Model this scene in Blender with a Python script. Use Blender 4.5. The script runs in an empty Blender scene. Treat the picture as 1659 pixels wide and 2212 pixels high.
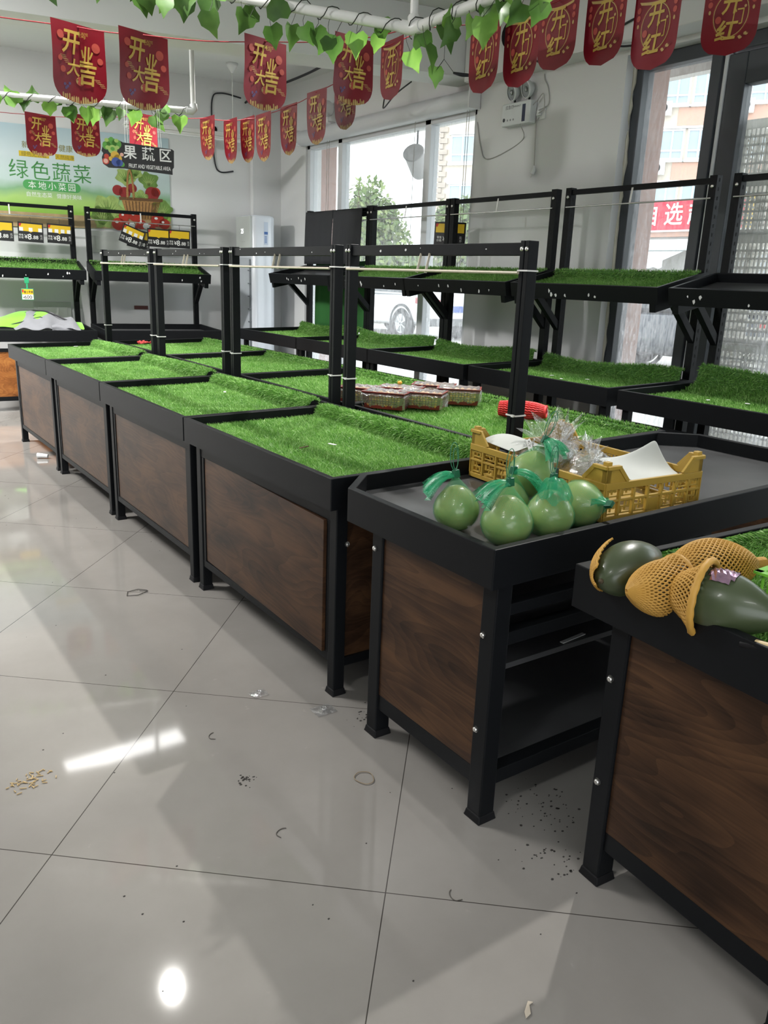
import bpy, bmesh, math, random
import numpy as np
from mathutils import Vector, Matrix, Euler

random.seed(7)
rng = np.random.default_rng(11)
SC = bpy.context.scene
COL = SC.collection
PI = math.pi

# ---------------------------------------------------------------- camera, world, light, exposure
cam_d = bpy.data.cameras.new('camera')
cam_d.sensor_fit = 'HORIZONTAL'
cam_d.sensor_width = 36.0
cam_d.lens = 1735.756 * 36.0 / 1659.0
cam_d.clip_start = 0.05
cam_d.clip_end = 300
cam = bpy.data.objects.new('camera', cam_d)
COL.objects.link(cam)
cam.matrix_world = (Matrix.Translation((-0.3100, -1.7440, 1.3452))
                    @ Matrix.Rotation(-0.61886, 4, 'Z') @ Matrix.Rotation(1.28810, 4, 'X') @ Matrix.Rotation(0.038083, 4, 'Z'))
SC.camera = cam

world = bpy.data.worlds.new('overcast_sky')
SC.world = world
world.use_nodes = True
wn = world.node_tree
bg = wn.nodes['Background']
bg.inputs['Color'].default_value = (0.93, 0.97, 1.0, 1)
bg.inputs['Strength'].default_value = 2.6

vs = SC.view_settings
vs.view_transform = 'Standard'
vs.look = 'None'
vs.gamma = 1.0
vs.use_curve_mapping = False
vs.exposure = 0.55
SC.display_settings.display_device = 'sRGB'
cy = SC.cycles
cy.use_denoising = True
cy.max_bounces = 7
cy.diffuse_bounces = 3
cy.glossy_bounces = 3
cy.transmission_bounces = 4
cy.transparent_max_bounces = 12
cy.caustics_reflective = False
cy.caustics_refractive = False
cy.sample_clamp_indirect = 6.0

def area(name, loc, sx, sy, power, color=(1, 1, 1), rot=(0, 0, 0)):
    d = bpy.data.lights.new(name, 'AREA')
    d.shape = 'RECTANGLE'
    d.size, d.size_y = sx, sy
    d.energy = power
    d.color = color
    o = bpy.data.objects.new(name, d)
    COL.objects.link(o)
    o.location = loc
    o.rotation_euler = rot
    return o

# ceiling light panels: (x, y, length along x, length along y, watts)
PANELS = [(1.75, 5.45, 1.2, 0.3, 7), (-1.6, 5.45, 1.2, 0.3, 380), (-0.9, 2.8, 1.2, 0.3, 130), (-1.9, -1.6, 1.2, 0.3, 26), (0.2, -3.6, 1.2, 0.3, 16)]  # second and third are unseen, added to brighten the back wall and beam
CEIL = 3.35
for i, (x, y, sx, sy, p) in enumerate(PANELS):
    area('panel_light', (x, y, CEIL - 0.045), sx - 0.04, sy - 0.04, p, (1.0, 0.99, 0.97))
# recessed downlights over the produce: (x, y, watts)
SPOTS = [(3.12, 0.55, 245), (3.12, 2.55, 245), (1.13, 2.54, 110), (1.64, 5.15, 170), (3.05, 5.3, 260)]
for x, y, p in SPOTS:
    d = bpy.data.lights.new('downlight_beam', 'SPOT')
    d.energy = p; d.color = (1.0, 0.975, 0.93); d.spot_size = math.radians(84 if x > 3 else 100); d.spot_blend = 0.4; d.shadow_soft_size = 0.03
    o = bpy.data.objects.new('downlight_beam', d); COL.objects.link(o); o.location = (x, y, CEIL - 0.02); o.rotation_euler = (0, math.radians(21) if x > 3 else 0, 0)

# ---------------------------------------------------------------- helpers
def link(o, parent=None):
    COL.objects.link(o)
    if parent is not None:
        o.parent = parent
    return o

def tag(o, label=None, cat=None, group=None, kind=None):
    if label: o['label'] = label
    if cat: o['category'] = cat
    if group: o['group'] = group
    if kind: o['kind'] = kind
    return o

def thing(name, label, cat, loc=(0, 0, 0), rz=0.0, group=None):
    o = bpy.data.objects.new(name, None)
    o.empty_display_size = 0.05
    COL.objects.link(o)
    o.location = loc
    o.rotation_euler = (0, 0, rz)
    return tag(o, label, cat, group)

def dup(root, loc, rz=None, label=None, group=None):
    r = root.copy()
    COL.objects.link(r)
    r.location = loc
    if rz is not None: r.rotation_euler = (0, 0, rz)
    if label: r['label'] = label
    if group: r['group'] = group
    for ch in list(root.children):
        c = ch.copy(); COL.objects.link(c); c.parent = r
        for g in ch.children:
            d = g.copy(); COL.objects.link(d); d.parent = c
    return r

class MB:
    """collects shapes for one mesh"""
    def __init__(self):
        self.v = []; self.f = []; self.m = []; self.s = []
    def add(self, vs_, fs, m=0, smooth=False):
        n = len(self.v)
        self.v += [tuple(p) for p in vs_]
        for f in fs:
            self.f.append(tuple(i + n for i in f)); self.m.append(m); self.s.append(smooth)
    def box(self, a, b, m=0):
        x0, y0, z0 = a; x1, y1, z1 = b
        self.hexa([(x0, y0, z0), (x1, y0, z0), (x1, y1, z0), (x0, y1, z0), (x0, y0, z1), (x1, y0, z1), (x1, y1, z1), (x0, y1, z1)], m)
    def hexa(self, p, m=0):
        self.add(p, [(0, 3, 2, 1), (4, 5, 6, 7), (0, 1, 5, 4), (1, 2, 6, 5), (2, 3, 7, 6), (3, 0, 4, 7)], m)
    def bar(self, p, q, w, h, m=0, up=(0, 0, 1)):
        p = Vector(p); q = Vector(q); d = (q - p).normalized()
        s = d.cross(Vector(up)).normalized(); u = s.cross(d)
        s *= w / 2; u *= h / 2
        self.hexa([p - s - u, p + s - u, q + s - u, q - s - u, p - s + u, p + s + u, q + s + u, q - s + u], m)
    def tube(self, path, r, n=8, m=0, caps=True, radii=None):
        path = [Vector(p) for p in path]
        k = len(path); rings = []
        ref = None
        for i, p in enumerate(path):
            d = (path[min(i + 1, k - 1)] - path[max(i - 1, 0)])
            d = d.normalized() if d.length > 1e-9 else Vector((0, 0, 1))
            if ref is None:
                ref = Vector((0, 0, 1)) if abs(d.z) < 0.9 else Vector((1, 0, 0))
            s = d.cross(ref).normalized(); u = s.cross(d); ref = u
            rr = radii[i] if radii else r
            rings.append([p + s * (rr * math.cos(2 * PI * j / n)) + u * (rr * math.sin(2 * PI * j / n)) for j in range(n)])
        vs_ = [q for ring in rings for q in ring]
        fs = [(i * n + j, i * n + (j + 1) % n, (i + 1) * n + (j + 1) % n, (i + 1) * n + j) for i in range(k - 1) for j in range(n)]
        self.add(vs_, fs, m, True)
        if caps:
            self.add(rings[0], [tuple(range(n))[::-1]], m); self.add(rings[-1], [tuple(range(n))], m)
    def lathe(self, prof, c=(0, 0, 0), n=24, m=0, mat=None):
        vs_ = []
        for r, z in prof:
            for j in range(n):
                p = Vector((r * math.cos(2 * PI * j / n), r * math.sin(2 * PI * j / n), z))
                if mat is not None: p = mat @ p
                vs_.append(p + Vector(c))
        k = len(prof)
        self.add(vs_, [(i * n + j, i * n + (j + 1) % n, (i + 1) * n + (j + 1) % n, (i + 1) * n + j) for i in range(k - 1) for j in range(n)], m, True)
    def prism(self, pts, d, m=0):
        """polygon pts (3d, planar) pushed along d"""
        n = len(pts); d = Vector(d)
        a = [Vector(p) for p in pts]; b = [p + d for p in a]
        self.add(a + b, [tuple(range(n))[::-1], tuple(range(n, 2 * n))] + [(i, (i + 1) % n, n + (i + 1) % n, n + i) for i in range(n)], m)
    def grid(self, P, m=0, smooth=True, close_u=False, keep=None):
        """P[i][j] points"""
        a = len(P); b = len(P[0])
        fs = []
        for i in range(a - 1):
            for j in range(b if close_u else b - 1):
                if keep is None or keep(i, j):
                    fs.append((i * b + j, i * b + (j + 1) % b, (i + 1) * b + (j + 1) % b, (i + 1) * b + j))
        self.add([p for row in P for p in row], fs, m, smooth)
    def flat(self, pts, m=0):
        self.add(pts, [tuple(range(len(pts)))], m)
    def mesh(self, name, mats, data=None):
        me = bpy.data.meshes.new(name)
        me.from_pydata([tuple(p) for p in self.v], [], self.f)
        for x in mats: me.materials.append(x)
        me.polygons.foreach_set('material_index', self.m)
        me.polygons.foreach_set('use_smooth', self.s)
        me.update()
        return me
    def obj(self, name, mats, parent=None, bevel=0.0, loc=None, rz=None, normals=False):
        if not isinstance(mats, (list, tuple)): mats = [mats]
        me = self.mesh(name, mats)
        if normals:
            b = bmesh.new(); b.from_mesh(me); bmesh.ops.recalc_face_normals(b, faces=b.faces); b.to_mesh(me); b.free()
        o = bpy.data.objects.new(name, me)
        link(o, parent)
        if loc is not None: o.location = loc
        if rz is not None: o.rotation_euler = (0, 0, rz)
        if bevel:
            md = o.modifiers.new('edge', 'BEVEL'); md.width = bevel; md.segments = 2; md.limit_method = 'ANGLE'; md.angle_limit = 0.6
        return o

def resolve(o):
    SCm = o
    return SCm

_txt_cache = {}
def glyphs(body, bold=0.0):
    """triangulated outline of a text, height about 1, origin centred: (verts2d, faces)"""
    key = (body, bold)
    if key in _txt_cache: return _txt_cache[key]
    c = bpy.data.curves.new('txt', 'FONT')
    c.body = body; c.align_x = 'CENTER'; c.align_y = 'CENTER'; c.resolution_u = 3; c.offset = bold
    o = bpy.data.objects.new('txt', c); COL.objects.link(o)
    dg = bpy.context.evaluated_depsgraph_get()
    me = bpy.data.meshes.new_from_object(o.evaluated_get(dg))
    vs_ = [(v.co.x, v.co.y) for v in me.vertices]
    fs = [tuple(p.vertices) for p in me.polygons]
    bpy.data.objects.remove(o); bpy.data.curves.remove(c); bpy.data.meshes.remove(me)
    _txt_cache[key] = (vs_, fs)
    return vs_, fs

def put_text(mb, body, fn, cx_, cy_, size, m, sx=1.0, bold=0.0, shear=0.0, rot=0.0):
    vs_, fs = glyphs(body, bold)
    if not vs_: return
    xs = [p[0] for p in vs_]; ys = [p[1] for p in vs_]
    ox = (min(xs) + max(xs)) / 2; oy = (min(ys) + max(ys)) / 2
    out = []
    for x, y in vs_:
        a = (x - ox) * size * sx + (y - oy) * size * shear; b = (y - oy) * size
        out.append(fn(cx_ + a * math.cos(rot) - b * math.sin(rot), cy_ + a * math.sin(rot) + b * math.cos(rot)))
    mb.add(out, fs, m)

def ellipse(fn, cx_, cy_, rx, ry, n=20, a0=0, a1=2 * PI):
    return [fn(cx_ + rx * math.cos(a0 + (a1 - a0) * i / n), cy_ + ry * math.sin(a0 + (a1 - a0) * i / n)) for i in range(n if abs(a1 - a0 - 2 * PI) < 1e-6 else n + 1)]

# ---------------------------------------------------------------- materials
def nodes(name):
    m = bpy.data.materials.new(name); m.use_nodes = True
    nt = m.node_tree
    return m, nt, nt.nodes['Principled BSDF'], nt.nodes['Material Output']

def mat(name, col, rough=0.5, metal=0.0, spec=0.5, var=0.06, scale=12.0, bump=0.0, trans=0.0, coat=0.0, emit=None, alpha=None, bscale=None, sheen=0.0):
    m, nt, b, out = nodes(name)
    tc = nt.nodes.new('ShaderNodeTexCoord')
    nz = nt.nodes.new('ShaderNodeTexNoise'); nz.inputs['Scale'].default_value = scale; nz.inputs['Detail'].default_value = 4
    nt.links.new(tc.outputs['Object'], nz.inputs['Vector'])
    mx = nt.nodes.new('ShaderNodeMix'); mx.data_type = 'RGBA'
    lo = [max(0, c * (1 - var)) for c in col]; hi = [min(1, c * (1 + var)) for c in col]
    mx.inputs[6].default_value = (*lo, 1); mx.inputs[7].default_value = (*hi, 1)
    nt.links.new(nz.outputs['Fac'], mx.inputs[0]); nt.links.new(mx.outputs[2], b.inputs['Base Color'])
    b.inputs['Roughness'].default_value = rough; b.inputs['Metallic'].default_value = metal
    b.inputs['Specular IOR Level'].default_value = spec
    if trans: b.inputs['Transmission Weight'].default_value = trans
    if coat: b.inputs['Coat Weight'].default_value = coat; b.inputs['Coat Roughness'].default_value = 0.08
    if sheen: b.inputs['Sheen Weight'].default_value = sheen
    if emit: b.inputs['Emission Color'].default_value = (*emit[:3], 1); b.inputs['Emission Strength'].default_value = emit[3]
    if alpha is not None: b.inputs['Alpha'].default_value = alpha
    if bump:
        bp = nt.nodes.new('ShaderNodeBump'); bp.inputs['Strength'].default_value = bump; bp.inputs['Distance'].default_value = 0.004
        n2 = nt.nodes.new('ShaderNodeTexNoise'); n2.inputs['Scale'].default_value = bscale or scale * 6; n2.inputs['Detail'].default_value = 5
        nt.links.new(tc.outputs['Object'], n2.inputs['Vector']); nt.links.new(n2.outputs['Fac'], bp.inputs['Height']); nt.links.new(bp.outputs['Normal'], b.inputs['Normal'])
    return m

def leafy(name, c0, c1, tr=0.35, rough=0.5, scale=6.0):
    """thin plastic leaf or blade: light comes through"""
    m, nt, b, out = nodes(name)
    tc = nt.nodes.new('ShaderNodeTexCoord')
    nz = nt.nodes.new('ShaderNodeTexNoise'); nz.inputs['Scale'].default_value = scale; nz.inputs['Detail'].default_value = 3
    nt.links.new(tc.outputs['Object'], nz.inputs['Vector'])
    cr = nt.nodes.new('ShaderNodeValToRGB')
    cr.color_ramp.elements[0].position = 0.3; cr.color_ramp.elements[0].color = (*c0, 1)
    cr.color_ramp.elements[1].position = 0.7; cr.color_ramp.elements[1].color = (*c1, 1)
    nt.links.new(nz.outputs['Fac'], cr.inputs['Fac']); nt.links.new(cr.outputs['Color'], b.inputs['Base Color'])
    b.inputs['Roughness'].default_value = rough
    t = nt.nodes.new('ShaderNodeBsdfTranslucent'); nt.links.new(cr.outputs['Color'], t.inputs['Color'])
    mx = nt.nodes.new('ShaderNodeMixShader'); mx.inputs[0].default_value = tr
    nt.links.new(b.outputs[0], mx.inputs[1]); nt.links.new(t.outputs[0], mx.inputs[2]); nt.links.new(mx.outputs[0], out.inputs['Surface'])
    return m

def film(name, tint=(1, 1, 1), gloss=0.25, rough=0.08, body=0.1, bump=0.4, scale=30.0):
    """clear plastic wrap: mostly see-through, with wrinkled shine"""
    m, nt, b, out = nodes(name)
    nt.nodes.remove(b)
    tr = nt.nodes.new('ShaderNodeBsdfTransparent'); tr.inputs['Color'].default_value = (*tint, 1)
    gl = nt.nodes.new('ShaderNodeBsdfGlossy'); gl.inputs['Roughness'].default_value = rough
    df = nt.nodes.new('ShaderNodeBsdfDiffuse'); df.inputs['Color'].default_value = (0.8, 0.82, 0.82, 1)
    tc = nt.nodes.new('ShaderNodeTexCoord')
    nz = nt.nodes.new('ShaderNodeTexNoise'); nz.inputs['Scale'].default_value = scale; nz.inputs['Detail'].default_value = 4
    nt.links.new(tc.outputs['Object'], nz.inputs['Vector'])
    bp = nt.nodes.new('ShaderNodeBump'); bp.inputs['Strength'].default_value = bump; bp.inputs['Distance'].default_value = 0.01
    nt.links.new(nz.outputs['Fac'], bp.inputs['Height']); nt.links.new(bp.outputs['Normal'], gl.inputs['Normal'])
    a = nt.nodes.new('ShaderNodeMixShader'); a.inputs[0].default_value = body
    nt.links.new(tr.outputs[0], a.inputs[1]); nt.links.new(df.outputs[0], a.inputs[2])
    c = nt.nodes.new('ShaderNodeMixShader'); c.inputs[0].default_value = gloss
    nt.links.new(a.outputs[0], c.inputs[1]); nt.links.new(gl.outputs[0], c.inputs[2]); nt.links.new(c.outputs[0], out.inputs['Surface'])
    return m

def glass_mat(name, dust):
    m, nt, b, out = nodes(name)
    nt.nodes.remove(b)
    tr = nt.nodes.new('ShaderNodeBsdfTransparent'); tr.inputs['Color'].default_value = (0.93, 0.96, 0.96, 1)
    gl = nt.nodes.new('ShaderNodeBsdfGlossy'); gl.inputs['Roughness'].default_value = 0.02
    df = nt.nodes.new('ShaderNodeBsdfTranslucent'); df.inputs['Color'].default_value = (0.75, 0.76, 0.78, 1)
    tc = nt.nodes.new('ShaderNodeTexCoord')
    mp = nt.nodes.new('ShaderNodeMapping'); mp.inputs['Scale'].default_value = (1, 22, 5)
    nz = nt.nodes.new('ShaderNodeTexNoise'); nz.inputs['Scale'].default_value = 3.0; nz.inputs['Detail'].default_value = 8; nz.inputs['Roughness'].default_value = 0.75
    nt.links.new(tc.outputs['Object'], mp.inputs[0]); nt.links.new(mp.outputs[0], nz.inputs['Vector'])
    rp = nt.nodes.new('ShaderNodeMapRange'); rp.inputs[1].default_value = 0.42; rp.inputs[2].default_value = 0.75; rp.inputs[3].default_value = dust * 0.35; rp.inputs[4].default_value = dust * 2.2
    nt.links.new(nz.outputs['Fac'], rp.inputs[0])
    sx = nt.nodes.new('ShaderNodeSeparateXYZ'); nt.links.new(tc.outputs['Object'], sx.inputs[0])
    hz = nt.nodes.new('ShaderNodeMapRange'); hz.inputs[1].default_value = 0.4; hz.inputs[2].default_value = 1.9; hz.inputs[3].default_value = 1.0; hz.inputs[4].default_value = 0.3
    nt.links.new(sx.outputs[2], hz.inputs[0])
    mu = nt.nodes.new('ShaderNodeMath'); mu.operation = 'MULTIPLY'; mu.use_clamp = True
    nt.links.new(rp.outputs[0], mu.inputs[0]); nt.links.new(hz.outputs[0], mu.inputs[1])
    a = nt.nodes.new('ShaderNodeMixShader'); nt.links.new(mu.outputs[0], a.inputs[0])
    nt.links.new(tr.outputs[0], a.inputs[1]); nt.links.new(df.outputs[0], a.inputs[2])
    fr = nt.nodes.new('ShaderNodeLayerWeight'); fr.inputs['Blend'].default_value = 0.5
    pw = nt.nodes.new('ShaderNodeMath'); pw.operation = 'POWER'; pw.inputs[1].default_value = 5.0; nt.links.new(fr.outputs['Facing'], pw.inputs[0])
    pm = nt.nodes.new('ShaderNodeMath'); pm.operation = 'MULTIPLY_ADD'; pm.inputs[1].default_value = 0.5; pm.inputs[2].default_value = 0.025; nt.links.new(pw.outputs[0], pm.inputs[0])
    c = nt.nodes.new('ShaderNodeMixShader'); nt.links.new(pm.outputs[0], c.inputs[0])
    nt.links.new(a.outputs[0], c.inputs[1]); nt.links.new(gl.outputs[0], c.inputs[2]); nt.links.new(c.outputs[0], out.inputs['Surface'])
    return m

def wood_mat(name, c_dark, c_mid, c_light, rough=0.42):
    m, nt, b, out = nodes(name)
    tc = nt.nodes.new('ShaderNodeTexCoord'); oi = nt.nodes.new('ShaderNodeObjectInfo')
    off = nt.nodes.new('ShaderNodeVectorMath'); off.operation = 'MULTIPLY_ADD'
    off.inputs[1].default_value = (7.0, 9.0, 5.0)
    nt.links.new(oi.outputs['Random'], off.inputs[0]); nt.links.new(tc.outputs['Object'], off.inputs[2])
    # broad figure: a noise field stretched along the board, read as growth rings
    mp = nt.nodes.new('ShaderNodeMapping'); mp.inputs['Scale'].default_value = (3.0, 1.0, 4.6)
    nt.links.new(off.outputs[0], mp.inputs[0])
    n1 = nt.nodes.new('ShaderNodeTexNoise'); n1.inputs['Scale'].default_value = 1.25; n1.inputs['Detail'].default_value = 1.5; n1.inputs['Roughness'].default_value = 0.4
    nt.links.new(mp.outputs[0], n1.inputs['Vector'])
    m1 = nt.nodes.new('ShaderNodeMath'); m1.operation = 'MULTIPLY'; m1.inputs[1].default_value = 20.0
    nt.links.new(n1.outputs['Fac'], m1.inputs[0])
    fr = nt.nodes.new('ShaderNodeMath'); fr.operation = 'FRACT'; nt.links.new(m1.outputs[0], fr.inputs[0])
    # fine fibre
    mp2 = nt.nodes.new('ShaderNodeMapping'); mp2.inputs['Scale'].default_value = (40.0, 5.0, 190.0)
    nt.links.new(off.outputs[0], mp2.inputs[0])
    n2 = nt.nodes.new('ShaderNodeTexNoise'); n2.inputs['Scale'].default_value = 1.0; n2.inputs['Detail'].default_value = 4
    nt.links.new(mp2.outputs[0], n2.inputs['Vector'])
    # large blotches and knots
    mp3 = nt.nodes.new('ShaderNodeMapping'); mp3.inputs['Scale'].default_value = (3.0, 2.2, 7.0)
    nt.links.new(off.outputs[0], mp3.inputs[0])
    n3 = nt.nodes.new('ShaderNodeTexNoise'); n3.inputs['Scale'].default_value = 1.6; n3.inputs['Detail'].default_value = 3
    nt.links.new(mp3.outputs[0], n3.inputs['Vector'])
    add = nt.nodes.new('ShaderNodeMath'); add.operation = 'MULTIPLY_ADD'; add.inputs[1].default_value = 0.16
    nt.links.new(fr.outputs[0], add.inputs[0]); nt.links.new(n3.outputs['Fac'], add.inputs[2])
    add2 = nt.nodes.new('ShaderNodeMath'); add2.operation = 'MULTIPLY_ADD'; add2.inputs[1].default_value = 0.34
    nt.links.new(n2.outputs['Fac'], add2.inputs[0]); nt.links.new(add.outputs[0], add2.inputs[2])
    cr = nt.nodes.new('ShaderNodeValToRGB')
    e = cr.color_ramp.elements
    e[0].position = 0.48; e[0].color = (*c_dark, 1); e[1].position = 0.98; e[1].color = (*c_light, 1)
    k = e.new(0.72); k.color = (*c_mid, 1)
    nt.links.new(add2.outputs[0], cr.inputs['Fac']); nt.links.new(cr.outputs['Color'], b.inputs['Base Color'])
    b.inputs['Roughness'].default_value = rough; b.inputs['Specular IOR Level'].default_value = 0.22
    bp = nt.nodes.new('ShaderNodeBump'); bp.inputs['Strength'].default_value = 0.08; bp.inputs['Distance'].default_value = 0.002
    nt.links.new(n2.outputs['Fac'], bp.inputs['Height']); nt.links.new(bp.outputs['Normal'], b.inputs['Normal'])
    return m

def tile_mat():
    m, nt, b, out = nodes('polished_tile')
    L = nt.links.new
    tc = nt.nodes.new('ShaderNodeTexCoord')
    mp = nt.nodes.new('ShaderNodeMapping'); mp.inputs['Rotation'].default_value = (0, 0, 0.72127)
    mp.inputs['Scale'].default_value = (1.25, 1.25, 1.25)
    L(tc.outputs['Object'], mp.inputs[0])
    sx = nt.nodes.new('ShaderNodeSeparateXYZ'); L(mp.outputs[0], sx.inputs[0])
    def line(sock):
        a = nt.nodes.new('ShaderNodeMath'); a.operation = 'ADD'; a.inputs[1].default_value = 100.5; L(sock, a.inputs[0])
        f = nt.nodes.new('ShaderNodeMath'); f.operation = 'FRACT'; L(a.outputs[0], f.inputs[0])
        s = nt.nodes.new('ShaderNodeMath'); s.operation = 'SUBTRACT'; s.inputs[1].default_value = 0.5; L(f.outputs[0], s.inputs[0])
        ab = nt.nodes.new('ShaderNodeMath'); ab.operation = 'ABSOLUTE'; L(s.outputs[0], ab.inputs[0])
        c = nt.nodes.new('ShaderNodeMath'); c.operation = 'LESS_THAN'; c.inputs[1].default_value = 0.0016; L(ab.outputs[0], c.inputs[0])
        fl = nt.nodes.new('ShaderNodeMath'); fl.operation = 'FLOOR'; L(a.outputs[0], fl.inputs[0])
        return c.outputs[0], fl.outputs[0]
    cx1, fx = line(sx.outputs[0]); cy1, fy = line(sx.outputs[1])
    gr = nt.nodes.new('ShaderNodeMath'); gr.operation = 'MAXIMUM'; L(cx1, gr.inputs[0]); L(cy1, gr.inputs[1])
    n1 = nt.nodes.new('ShaderNodeTexNoise'); n1.inputs['Scale'].default_value = 2.2; n1.inputs['Detail'].default_value = 6; n1.inputs['Roughness'].default_value = 0.6
    L(tc.outputs['Object'], n1.inputs['Vector'])
    cr = nt.nodes.new('ShaderNodeValToRGB')
    cr.color_ramp.elements[0].position = 0.3; cr.color_ramp.elements[0].color = (0.225, 0.212, 0.196, 1)
    cr.color_ramp.elements[1].position = 0.75; cr.color_ramp.elements[1].color = (0.270, 0.256, 0.238, 1)
    L(n1.outputs['Fac'], cr.inputs['Fac'])
    # scuffs and specks of dirt
    n2 = nt.nodes.new('ShaderNodeTexNoise'); n2.inputs['Scale'].default_value = 17.0; n2.inputs['Detail'].default_value = 3
    L(tc.outputs['Object'], n2.inputs['Vector'])
    r2 = nt.nodes.new('ShaderNodeMapRange'); r2.inputs[1].default_value = 0.72; r2.inputs[2].default_value = 0.8; L(n2.outputs['Fac'], r2.inputs[0])
    mx0 = nt.nodes.new('ShaderNodeMix'); mx0.data_type = 'RGBA'; mx0.inputs[7].default_value = (0.30, 0.28, 0.26, 1)
    L(r2.outputs[0], mx0.inputs[0]); L(cr.outputs['Color'], mx0.inputs[6])
    mx = nt.nodes.new('ShaderNodeMix'); mx.data_type = 'RGBA'; mx.inputs[7].default_value = (0.045, 0.04, 0.036, 1)
    L(gr.outputs[0], mx.inputs[0]); L(mx0.outputs[2], mx.inputs[6]); L(mx.outputs[2], b.inputs['Base Color'])
    rr = nt.nodes.new('ShaderNodeMapRange'); rr.inputs[3].default_value = 0.035; rr.inputs[4].default_value = 0.075; L(n1.outputs['Fac'], rr.inputs[0])
    L(rr.outputs[0], b.inputs['Roughness'])
    b.inputs['Specular IOR Level'].default_value = 0.5
    return m

M = {}
M['black'] = mat('black_powder_coat', (0.0060, 0.0068, 0.0080), 0.46, spec=0.13, var=0.12, scale=25)
M['black_rough'] = mat('black_worn_tray_floor', (0.055, 0.056, 0.058), 0.32, var=0.45, scale=7)
M['rubber'] = mat('black_rubber', (0.007, 0.007, 0.008), 0.55, spec=0.2)
M['steel'] = mat('zinc_bolt', (0.72, 0.71, 0.68), 0.3, metal=0.9)
M['rod'] = mat('pale_coated_rod', (0.52, 0.47, 0.38), 0.35, metal=0.3)
M['chrome'] = mat('bright_rod', (0.62, 0.62, 0.62), 0.25, metal=0.8)
M['tie'] = mat('white_nylon', (0.72, 0.72, 0.70), 0.4)
M['tape'] = mat('torn_white_label_paper', (0.62, 0.62, 0.63), 0.7)
M['slot'] = mat('dark_slot', (0.002, 0.002, 0.002), 0.9)
M['wood'] = wood_mat('dark_walnut_laminate', (0.015, 0.0072, 0.0040), (0.042, 0.0200, 0.0100), (0.080, 0.039, 0.018))
M['wood_or'] = wood_mat('orange_laminate', (0.10, 0.035, 0.010), (0.24, 0.085, 0.022), (0.36, 0.15, 0.04))
M['tile'] = tile_mat()
M['wall'] = mat('white_painted_plaster', (0.70, 0.71, 0.71), 0.8, var=0.02, scale=3, bump=0.05)
M['ceil'] = mat('white_ceiling_paint', (0.72, 0.73, 0.73), 0.85, var=0.02, scale=3)
M['wall_darkened'] = mat('grey_left_wall', (0.16, 0.155, 0.15), 0.8, var=0.1, scale=1)  # unseen wall, darkened so the table fronts reflect less light
M['white'] = mat('white_plastic', (0.75, 0.76, 0.77), 0.3, var=0.02)
M['pvc'] = mat('white_pvc_pipe', (0.66, 0.66, 0.64), 0.35, var=0.05, scale=8)
M['alu'] = mat('white_window_frame', (0.60, 0.62, 0.64), 0.4, var=0.03)
M['dframe'] = mat('dark_grey_aluminium', (0.045, 0.052, 0.062), 0.4, var=0.06)
M['glass'] = glass_mat('dusty_window_glass', 0.30)
M['gA'] = leafy('turf_bright', (0.130, 0.330, 0.050), (0.240, 0.480, 0.105), 0.3, 0.45)
M['gB'] = leafy('turf_mid', (0.085, 0.240, 0.036), (0.170, 0.370, 0.075), 0.3, 0.45)
M['gC'] = leafy('turf_pale', (0.300, 0.520, 0.150), (0.420, 0.640, 0.230), 0.3, 0.45)
M['gbase'] = mat('turf_backing', (0.060, 0.160, 0.030), 0.8, var=0.3, scale=60)
M['gback'] = mat('turf_underside', (0.20, 0.22, 0.22), 0.8)

# ---------------------------------------------------------------- the room
def struct(name, mb, mats, parent=None, bevel=0.0):
    o = mb.obj(name, mats, parent, bevel)
    if parent is None: o['kind'] = 'structure'
    return o

XW = 4.40
b = MB(); b.flat([(-5, -5, 0), (4.6, -5, 0), (4.6, 8.2, 0), (-5, 8.2, 0)]); struct('floor', b, M['tile'])
b = MB(); b.box((-5.2, -5.2, CEIL), (4.7, 8.4, CEIL + 0.1)); struct('ceiling', b, M['ceil'])

def endp(u, off, z):
    return (u, 7.45 - 0.1 * (u - 2) - off, z)
b = MB()
b.hexa([endp(-5.2, 0, 0), endp(4.62, 0, 0), endp(4.62, -0.15, 0), endp(-5.2, -0.15, 0), endp(-5.2, 0, CEIL), endp(4.62, 0, CEIL), endp(4.62, -0.15, CEIL), endp(-5.2, -0.15, CEIL)])
b.box((4.045, 7.18, 0), (4.62, 7.5, CEIL))            # corner pilaster beside the window
struct('wall_back', b, M['wall'])

b = MB()
Y0W1, Y1W1 = 3.77, 6.60
b.box((XW, Y1W1, 0), (4.6, 7.4, CEIL))
b.box((XW, 2.27, 0), (4.6, Y0W1, CEIL))
b.box((XW, Y0W1, 2.74), (4.6, Y1W1, CEIL))
b.box((XW, Y0W1, 0), (4.6, Y1W1, 0.12))
b.box((XW, -5.2, 2.83), (4.6, 2.27, CEIL))
b.box((XW, -5.2, 0), (4.6, -1.7, 2.83))
struct('wall_right', b, M['wall'])
b = MB(); b.box((4.20, -5.2, 2.86), (XW, 3.72, CEIL)); struct('trim_1', b, M['wall'], bevel=0.004)
b = MB(); b.box((-5.2, -5.2, 0), (-5.0, 8.4, CEIL)); struct('wall_left', b, M['wall_darkened'])
b = MB()                                             # shop front behind the camera, with its own glazed opening
b.box((-5.2, -5.2, 0), (-3.6, -5.0, CEIL)); b.box((1.2, -5.2, 0), (4.6, -5.0, CEIL)); b.box((-3.6, -5.2, 2.7), (1.2, -5.0, CEIL)); b.box((-3.6, -5.2, 0), (1.2, -5.0, 0.1))
struct('wall_front', b, M['wall'])

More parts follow.
